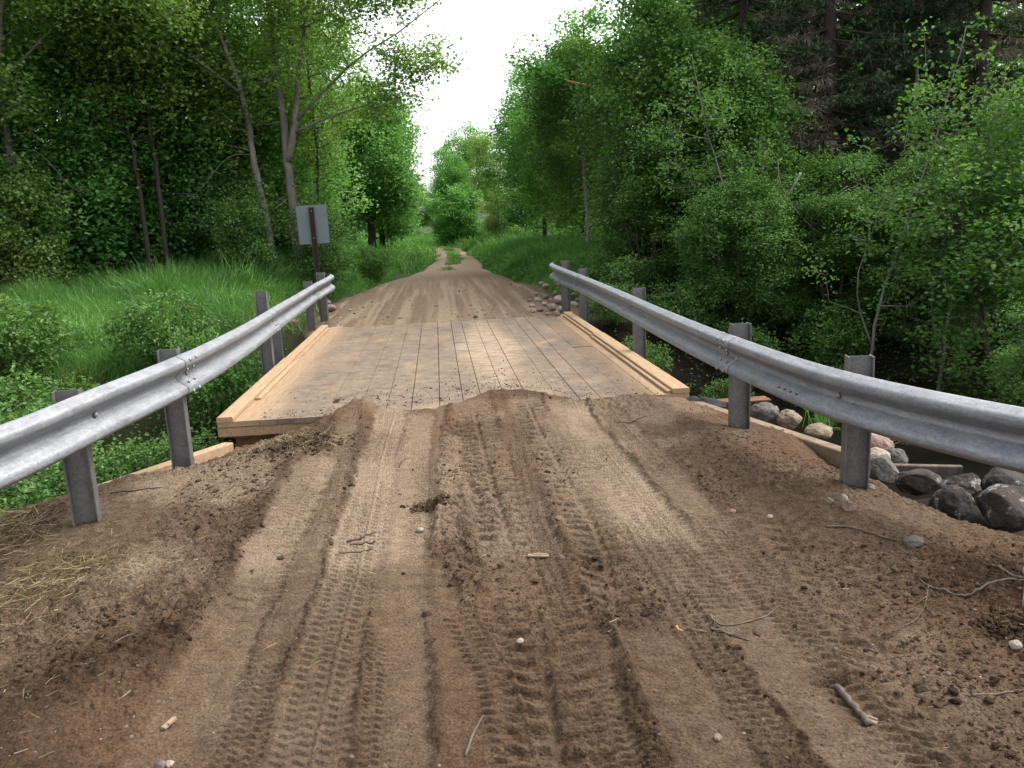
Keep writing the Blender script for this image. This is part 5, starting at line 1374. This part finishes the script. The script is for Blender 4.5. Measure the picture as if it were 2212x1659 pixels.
plant('broadleaf_tree', 'tree', 'bright_tree', 7.2, 38, 'light green tall tree behind the birch', GR, 1.0, 2.4, 1.1)
plant('birch_tree', 'tree', 'birch', 5.1, 27, 'slender birch with a bare whitish stem at the right verge', GR, 0.9, 0.3, 0.72)
plant('maple_tree', 'tree', 'tall_maple', 9.2, 28.5, 'tallest bright leafed tree at upper right with two dark trunks', GR, 1.0, 0.1)
plant('maple_tree', 'tree', 'tall_maple', 12.6, 33, 'tall tree behind the spruces at upper right', GR, 1.05, 2.1)
plant('broadleaf_tree', 'tree', 'forest0', 8.4, 24, 'dark leafy tree behind the alder thicket', GR, 0.9, 0.2, 0.9)
GA = 'alders on the right bank'
for i, (x, y, k, s, sz, lb) in enumerate([(5.3, 18.0, 'alder0', 1.0, 1.12, 'tall alder in the middle of the right bank thicket'), (5.9, 16.6, 'alder1', 0.9, 0.92, 'alder in front of the dead branched spruce'),
                                          (4.5, 16.4, 'alder1', 0.72, 0.66, 'bushy alder right behind the middle of the right guardrail'), (5.9, 15.0, 'alder0', 0.66, 0.62, 'low broad alder above the right guardrail middle'),
                                          (6.3, 21.0, 'alder1', 1.05, 1.1, 'tall alder behind the thicket by the birch'), (4.75, 18.8, 'alder0', 0.5, 0.48, 'small alder nearest to the far end of the right guardrail'),
                                          (5.2, 13.7, 'alder0', 0.55, 0.5, 'leafy alder right behind the rail between the third and second right posts'), (6.9, 13.4, 'alder1', 0.55, 0.45, 'low alder hanging over the dark stream by the leaning saplings'), (8.3, 13.0, 'alder0', 0.6, 0.55, 'broad low alder left of the nearest alder'),
                                          (7.6, 14.8, 'alder1', 0.62, 0.55, 'alder over the stream below the spruces')]):
    plant('alder_bush', 'shrub', k, x, y, lb, GA, s, i * 1.3 + 0.4, sz)
for i, (x, y, k, s, sz, lb) in enumerate([(8.0, 10.2, 'near_alder', 1.0, 0.80, 'large leafed alder at the right edge, nearest of all'), (9.6, 12.2, 'near_alder', 1.05, 0.82, 'alder behind the nearest one at the right edge'),
                                          (6.9, 8.2, 'near_alder', 0.42, 0.42, 'low alder leaning over the right guardrail at the right edge')]):
    plant('alder_bush', 'shrub', k, x, y, lb, GA, s, i * 2.3 + 0.9, sz)
plant('sapling', 'tree', 'open_sapling', 6.5, 11.6, 'thin leaning sapling with bare stem behind the nearest right post', GA, 1.0, -0.2)
plant('sapling', 'tree', 'open_sapling', 7.3, 11.0, 'second thin leaning sapling, right of the first', GA, 0.9, 0.3)
plant('sapling', 'tree', 'open_sapling', 5.6, 13.9, 'upright thin sapling before the dark spruce trunks', GA, 0.9, 2.9)
for i, (x, y, s, lb) in enumerate([(4.1, 13.5, 0.9, 'low bush under the far part of the right guardrail'), (4.9, 12.7, 0.85, 'low bush beside the third right guardrail post'), (3.7, 15.2, 1.0, 'low bush by the two farthest right posts'),
                                   (2.95, 13.5, 0.6, 'small bush close beside the far right deck corner'), (3.1, 12.3, 0.7, 'bush pressed against the right deck edge near its far end'), (3.3, 10.6, 0.5, 'sparse little bush beside the middle of the right deck edge'), (5.6, 11.2, 0.7, 'small bush over the dark water right of the deck'), (6.4, 12.7, 1.0, 'bush in the deep shade below the alders'), (4.2, 11.3, 0.5, 'tiny bush hanging under the right guardrail beside the deck'), (8.4, 8.9, 0.9, 'bush at the right edge behind the rail')]):
    plant('shrub', 'shrub', 'low_shrub', x, y, lb, 'low bushes on the right stream bank', s, i * 1.9)
GS = 'spruces on the right bank'
plant('spruce_tree', 'tree', 'spruce0', 8.6, 17.4, 'half dead spruce with grey hanging twigs, left one of the spruces', GS, 1.0, 0.2)
plant('spruce_tree', 'tree', 'spruce0', 10.6, 18.2, 'half dead spruce in the middle of the dark spruces', GS, 1.0, 2.2)
plant('spruce_tree', 'tree', 'spruce1', 12.4, 18.6, 'dense dark spruce rightmost of the spruces', GS, 1.0, 1.0)
plant('spruce_tree', 'tree', 'spruce1', 9.8, 22.0, 'dark spruce behind the half dead ones', GS, 1.0, 0.4)
plant('spruce_tree', 'tree', 'spruce1', 13.6, 22.5, 'dark spruce at the back by the right edge', GS, 1.05, 3.0)
plant('spruce_tree', 'tree', 'spruce1', 7.6, 19.6, 'dark spruce leftmost of the spruces behind the alders', GS, 0.95, 2.0)
plant('spruce_tree', 'tree', 'spruce0', 11.4, 16.4, 'half dead spruce by the nearest alder at the right edge', GS, 0.95, 4.0)
plant('spruce_tree', 'tree', 'young_spruce', 9.4, 15.4, 'young spruce with drooping green branches below the dead twigs', GS, 0.9, 3.0)
plant('broadleaf_tree', 'tree', 'forest0', 15.5, 24, 'leafy tree at the right edge behind the spruces', GR, 1.0, 1.7, 1.0)
plant('broadleaf_tree', 'tree', 'forest1', 17.5, 29, 'leafy tree far behind at the right edge', GR, 1.1, 2.7, 1.1)
plant('broadleaf_tree', 'tree', 'forest1', 12.0, 26, 'dark leafy tree behind the middle spruce', GR, 1.0, 0.7, 0.9)

# broken orange limb hanging in the trees
e = empty('broken_limb', tuple(GY(1315, 197, 25.5)))
tag(e, 'freshly broken orange brown limb hanging in the trees right of the sky gap', 'branch')
mb = MB(); q = [GY(1315, 197, 25.5), GY(1270, 185, 25.4), GY(1222, 176, 25.3), GY(1180, 158, 25.2), GY(1120, 130, 25.0)]
o3 = q[0]; mb.tube(catmull(np.array(q[:3]) - o3, 9), np.linspace(0.045, 0.06, 9) * rng.uniform(0.8, 1.2, 9), 7)
link('splintered_wood', mb.mesh('splintered_wood', MAT['fresh_wood'], True), e)
mb = MB(); D = catmull(np.array(q[2:]) - o3, 12); mb.tube(D, np.linspace(0.04, 0.012, 12), 6)
link('limb', mb.mesh('limb', MAT['bark_dark'], True), e)
P = D[rng.integers(2, 12, 900)] + rng.normal(0, 0.22, (900, 3)) * [1, 1, 0.8] - [0, 0, 0.05]
V, F, k = leaf_geo(P, 0.12 * rng.uniform(0.7, 1.2, 900), 0.09 * rng.uniform(0.7, 1.2, 900))
link('leaves', mesh_np('leaves', V, F, MAT['bright'], {'tone': np.repeat(np.clip(rng.normal(0.5, 0.2, 900), 0, 1), k)}), e)
# dead white stick propped in the thicket
P = np.array([(0, 0, 0), (0.10, 0, 0.15), (0.26, 0.05, 0.4)]); mb = MB(); mb.tube(catmull(P, 8), np.linspace(0.016, 0.024, 8), 7)
mb.tube(catmull(np.array([(0, 0, 0), (0.3, 0.1, -0.35), (0.75, 0.1, -0.75)]), 8), np.linspace(0.016, 0.01, 8), 6)
mb.tube(catmull(np.array([(0, 0, 0), (-0.1, 0.1, 0.3), (-0.14, 0.1, 0.65)]), 8), np.linspace(0.011, 0.006, 8), 6)
p = GY(1700, 425, 13.9); o = link('dead_branch', mb.mesh('dead_branch', MAT['bark_pale'], True), None, tuple(p)); tag(o, 'forked whitish dead branch caught in the right thicket', 'branch')
# bare branches over the dark water
mb = MB()
for k in range(16):
    a = np.array([rng.uniform(-0.5, 0.5), rng.uniform(-0.2, 0.2), 0.0]); d = np.array([rng.uniform(0.6, 1.5), rng.uniform(-0.2, 0.4), rng.uniform(-0.05, 0.3)])
    mb.tube(catmull(np.array([a, a + d * 0.5 + [0, 0, 0.06], a + d]), 7), np.linspace(0.012, 0.004, 7), 5)
p = G(1960, 955, -1.0); o = link('brushwood', mb.mesh('brushwood', MAT['twig'], True), None, tuple(p)); tag(o, 'tangle of bare dead branches lying over the dark stream at right', 'brushwood')

# ferns
def fern_mesh(seed, n=9, L=0.7):
    r = np.random.default_rng(seed); Vs = []; Fs = []; c = 0
    for k in range(n):
        a = k / n * 2 * PI + r.uniform(-.3, .3); d = np.array([math.cos(a), math.sin(a), 0]); pr = np.array([-d[1], d[0], 0])
        l = L * r.uniform(0.7, 1.1)
        for j in range(26):
            t = 0.12 + 0.88 * j / 25; p = d * l * t * 0.85 + np.array([0, 0, l * (0.95 * t - 0.62 * t * t)])
            w = l * 0.26 * math.sin(PI * min(1, t * 0.93 + 0.07)) ** 0.8
            for s in (-1, 1):
                e_ = p + pr * s * w + d * w * 0.35 - np.array([0, 0, 0.15 * w]); b = d * l * 0.013
                Vs += [p - b, p + b, e_]; Fs.append([c, c + 1, c + 2]); c += 3
    return mesh_np('fern', np.array(Vs), np.array(Fs), MAT['fern'], {'tone': np.clip(r.normal(0.5, 0.15, c), 0, 1)})
FM = [fern_mesh(1), fern_mesh(2, 11)]
for i, (px, py, y, s, lb) in enumerate([(1900, 790, 9.0, 1.0, 'fern right behind the top of the nearest right post'), (1965, 780, 9.4, 1.1, 'fern right of the first fern above the rail'), (1850, 750, 9.9, 0.9, 'fern farther back above the rail'),
                                        (1610, 690, 11.5, 0.7, 'fern below the alders left of the second near right post'), (1440, 760, 11.6, 0.8, 'fern in the shade beside the right deck edge'), (2030, 805, 8.8, 0.9, 'fern rightmost of those behind the rail')]):
    p = GY(px, py, y); o = link('fern', FM[i % 2], None, (p[0], p[1], max(p[2] - 0.3, Hs(p[0], p[1]))))
    o.location.z = Hs(p[0], p[1]) + 0.0
    o.scale = (s, s, s * 1.1); o.rotation_euler = (0, 0, i * 1.1); tag(o, lb, 'fern', 'ferns below the right guardrail')

# grass ------------------------------------------------------------------
def roadhalf(y):
    return np.interp(y, [13.9, 16, 20, 25, 30, 38, 47, 53, 56, 95], [2.5, 2.75, 2.5, 1.85, 1.15, 0.78, 0.66, 0.5, 0.0, 0.0]), np.interp(y, [13.9, 20, 25, 30, 38, 47, 54, 62, 75, 95], [0.1, 0.1, 0.16, 0.5, 0.90, 0.86, 0.70, -0.2, -4, -10])
def grass_field(n, x0, x1, y0, y1, hfun, wfac, name, label, dens=None):
    y = y0 * (y1 / y0) ** rng.random(n); x = rng.uniform(x0, x1, n)
    hw_, cx0 = roadhalf(y)
    nb, fb = bank_lines(x)
    edge = np.abs(x - cx0) - hw_ - 0.22 * (vn(y * 0.9, x * 0, 611) - 0.3)
    k = (edge > 0) & (y > fb - 1.2)
    if dens is not None:
        k &= rng.random(n) < dens(x, y)
    x, y, edge = x[k], y[k], edge[k]
    n = len(x)
    tall = hfun(x, y, edge)
    clump = vn(x * 1.5, y * 1.5, 621)
    clump2 = vn(x * 0.55, y * 0.55, 623)
    tall = tall * (0.30 + 0.75 * clump + 0.55 * clump2) * rng.uniform(0.55, 1.2, n)
    z = H(x, y) - 0.02
    a = 4 * PI * vn(x * 0.5, y * 0.5, 631) + rng.normal(0, 0.7, n)
    lean = rng.uniform(0.05, 0.30, n) + 0.45 * vn(x * 0.8, y * 0.8, 625)
    d = np.stack([np.cos(a) * lean, np.sin(a) * lean, np.ones(n)], -1); d /= np.linalg.norm(d, axis=1)[:, None]
    W = np.maximum(0.007, wfac * np.hypot(x, y)) * rng.uniform(0.7, 1.4, n)
    tone = np.clip(0.02 + 0.45 * clump + 0.40 * vn(x * 0.35, y * 0.35, 627) + rng.normal(0, 0.19, n), 0, 1)
    me = blades(np.stack([x, y, z], -1), d, tall, W, tone, rng.uniform(0.2, 1.6, n), name, MAT['grass'])
    tag(link(name, me), label, 'grass', kind='stuff')
grass_field(190000, -17, -1.6, 12.2, 34, lambda x, y, e: np.interp(y, [12, 14, 18, 30], [0.45, 0.62, 0.85, 0.9]) * sst(-0.1, 1.3, e), 0.0008, 'grass', 'lush tall meadow grass left of the bridge and track',
            lambda x, y: 0.25 + 0.75 * sst(-16, -11, x))
grass_field(75000, 1.4, 9, 15.6, 36, lambda x, y, e: np.interp(y, [14, 19, 24, 40], [0.35, 0.5, 0.75, 0.8]) * sst(-0.1, 1.2, e), 0.0008, 'grass', 'tall green grass on the right verge of the track')
grass_field(60000, -9, 10, 30, 110, lambda x, y, e: 0.75 * sst(-0.1, 1.0, e), 0.0009, 'grass', 'grass verges along the far part of the track')
n = 5200
x = np.concatenate([rng.normal(-3.6, 1.3, n // 2), rng.normal(-6.5, 2.2, n // 2)]); y = np.concatenate([rng.normal(12.6, 1.3, n // 2), rng.normal(16, 3.0, n // 2)])
nb, fb = bank_lines(x); k = (y > fb - 2.2) & (x < -2.4) & (y < 22) & ((y > 12.5) | (x < -2.9)) & (vn(x * 0.9, y * 0.9, 645) > 0.5); x, y = x[k], y[k]; n = len(x)
d = np.stack([rng.normal(0, .5, n), rng.normal(-0.2, .5, n), np.ones(n)], -1); d /= np.linalg.norm(d, axis=1)[:, None]
me = blades(np.stack([x, y, H(x, y)], -1), d, rng.uniform(0.2, 0.65, n), rng.uniform(0.007, 0.014, n), np.clip(rng.normal(0.7, 0.18, n), 0, 1), rng.uniform(0.3, 1.6, n), 'dry_grass', MAT['straw'])
tag(link('dry_grass', me), 'bleached dead grass stems among the green on the left bank', 'dry grass', kind='stuff')
# short tufts growing in the middle of the far track
y = rng.uniform(29, 60, 5000); hw_, cx0 = roadhalf(y); x = cx0 + rng.normal(0, 0.16, 5000)
k = vn(x * 1.5, y * 0.5, 641) > 0.45 - 0.1 * (y > 40); x, y = x[k], y[k]; n = len(x)
d = np.stack([rng.normal(0, .3, n), rng.normal(0, .3, n), np.ones(n)], -1); d /= np.linalg.norm(d, axis=1)[:, None]
me = blades(np.stack([x, y, H(x, y) + 0.10], -1), d, rng.uniform(0.06, 0.2, n), 0.0009 * y, np.clip(rng.normal(0.75, 0.15, n), 0, 1), rng.uniform(0.2, 1.2, n), 'grass', MAT['grass'])
tag(link('grass', me), 'light green grass strip growing along the middle of the far track', 'grass', kind='stuff')

# low leafy undergrowth on banks and in the woods ------------------------------
def undergrowth(n, x0, x1, y0, y1, hmax, L, mat, name, label, dens):
    x = rng.uniform(x0, x1, n); y = y0 * (y1 / y0) ** rng.random(n)
    hw_, cx0 = roadhalf(np.maximum(y, 14)); k = (rng.random(n) < dens(x, y)) & ~((y > 13.2) & (np.abs(x - cx0) < hw_ + 0.9)) & ~((np.abs(x) < 2.5) & (y < 14.4)); x, y = x[k], y[k]; n = len(x)
    z = H(x, y) + hmax * (0.25 + 0.9 * vn(x * 1.1, y * 1.1, 651)) * rng.random(n) ** 0.7
    l = np.maximum(L, 0.0036 * np.hypot(x, y)) * rng.uniform(0.6, 1.3, n)
    V, F, kk = leaf_geo(np.stack([x, y, z], -1), l, l * 0.68, 0.6)
    tone = np.clip(0.15 + 0.6 * vn(x * 0.9, y * 0.9, 661) + rng.normal(0, 0.14, n), 0, 1)
    tag(link(name, mesh_np(name, V, F, MAT[mat], {'tone': np.repeat(tone, kk)})), label, 'undergrowth', kind='stuff')
undergrowth(42000, -11, -2.3, 6.0, 15.5, 0.55, 0.05, 'alder', 'undergrowth', 'low leafy weeds on the left stream bank',
            lambda x, y: np.where(y < bank_lines(x)[0] + 0.6, 0.0, np.where((y > 7.5) & (y < 10.2) & (x > -4.5), 0.35, 0.85)) * sst(0.25, 0.55, vn(x * 0.9, y * 0.9, 671)))
undergrowth(42000, 2.8, 14, 10.0, 26, 0.55, 0.055, 'alder', 'undergrowth', 'low leafy weeds below the right bank thicket',
            lambda x, y: np.where(y < bank_lines(x)[1] - 1.6, 0.10, 0.9) * sst(0.3, 0.55, vn(x * 0.9, y * 0.9, 681)))
undergrowth(90000, -32, -3.6, 22.5, 46, 2.0, 0.09, 'forest', 'undergrowth', 'green undergrowth on the floor of the left woodland', lambda x, y: sst(21, 25, y - 0.0 * x) * 0.9)
undergrowth(60000, 5.5, 30, 19, 60, 1.8, 0.08, 'forest', 'undergrowth', 'green undergrowth on the floor of the right woodland', lambda x, y: 0.8 + 0 * x)
# single grass tuft at the water behind the rocks
P = np.zeros((34, 3)); P[:, :2] = rng.normal(0, 0.05, (34, 2)); d = np.stack([rng.normal(0, .14, 34), rng.normal(0, .14, 34), np.ones(34)], -1); d /= np.linalg.norm(d, axis=1)[:, None]
p = G(1768, 925, -0.45); me = blades(P, d, rng.uniform(0.3, 0.62, 34), np.full(34, 0.010), np.clip(rng.normal(0.7, .1, 34), 0, 1), rng.uniform(0.3, 1.2, 34), 'grass_tuft', MAT['grass'])
tag(link('grass_tuft', me, None, tuple(p)), 'small bright grass tuft between the rocks right of the wing wall', 'grass')

# far woods that read as one mass ------------------------------------------------
def woods(name, boxes, n, L, mat, label):
    Ps = []
    for (x0, x1, y0, y1, h) in boxes:
        m = int(n / len(boxes)); x = rng.uniform(x0, x1, m); y = rng.uniform(y0, y1, m)
        top = h * (0.72 + 0.5 * vn(x * 0.22, y * 0.22, 691)); Ps.append(np.stack([x, y, H(x, y) + top * rng.random(m) ** 0.8], -1))
    P = np.concatenate(Ps); k = n3(P * 0.45 + 100, 701) > 0.36; P = P[k]; n = len(P)
    V, F, kk = leaf_geo(P, L * rng.uniform(0.6, 1.3, n), 0.7 * L * rng.uniform(0.6, 1.3, n))
    tone = np.clip(0.5 * n3(P * 0.4 + 60, 703) + 0.2 + rng.normal(0, 0.13, n), 0, 1)
    tag(link(name, mesh_np(name, V, F, MAT[mat], {'tone': np.repeat(tone, kk)})), label, 'woods', kind='stuff')
woods('far_woods', [(-45, -7, 36, 48, 6), (-60, -14, 52, 70, 8)], 40000, 0.34, 'forest', 'dark mass of woods far behind the left trees')
woods('far_woods', [(9, 40, 40, 55, 12), (16, 50, 30, 42, 11), (7, 40, 60, 90, 14)], 80000, 0.34, 'forest', 'dark mass of woods far behind the right trees')

# ------------------------------------------------------------------ light: bright overcast sky
W = bpy.data.worlds.new("World"); SC.world = W; W.use_nodes = True
nt = W.node_tree; nt.nodes.clear()
sky = nt.nodes.new('ShaderNodeTexSky'); sky.sky_type = 'NISHITA'; sky.sun_disc = False
SUN_EL, SUN_ROT = math.radians(56), math.radians(74)
sky.sun_elevation = SUN_EL; sky.sun_rotation = SUN_ROT
sky.air_density = 1.0; sky.dust_density = 3.0; sky.ozone_density = 1.0
hs = nt.nodes.new('ShaderNodeHueSaturation'); hs.inputs['Saturation'].default_value = 0.22
bg = nt.nodes.new('ShaderNodeBackground'); bg.inputs[1].default_value = 0.15
wo = nt.nodes.new('ShaderNodeOutputWorld')
nt.links.new(sky.outputs[0], hs.inputs['Color']); nt.links.new(hs.outputs[0], bg.inputs[0]); nt.links.new(bg.outputs[0], wo.inputs[0])
sl = bpy.data.lights.new('sun', 'SUN'); sl.energy = 1.35; sl.angle = math.radians(40); sl.color = (1.0, 0.96, 0.9)
so = bpy.data.objects.new('sun', sl); COL.objects.link(so)
az = SUN_ROT
dirv = Vector((math.sin(az) * math.cos(SUN_EL), math.cos(az) * math.cos(SUN_EL), math.sin(SUN_EL)))
so.rotation_euler = dirv.to_track_quat('Z', 'Y').to_euler()
SC.view_settings.view_transform = 'Standard'; SC.view_settings.look = 'None'
SC.view_settings.gamma = 1.0
SC.view_settings.exposure = 1.52
SC.render.engine = 'CYCLES'
SC.cycles.max_bounces = 9; SC.cycles.diffuse_bounces = 7; SC.cycles.glossy_bounces = 2; SC.cycles.transmission_bounces = 3
SC.cycles.use_denoising = True
SC.cycles.caustics_reflective = False; SC.cycles.caustics_refractive = False
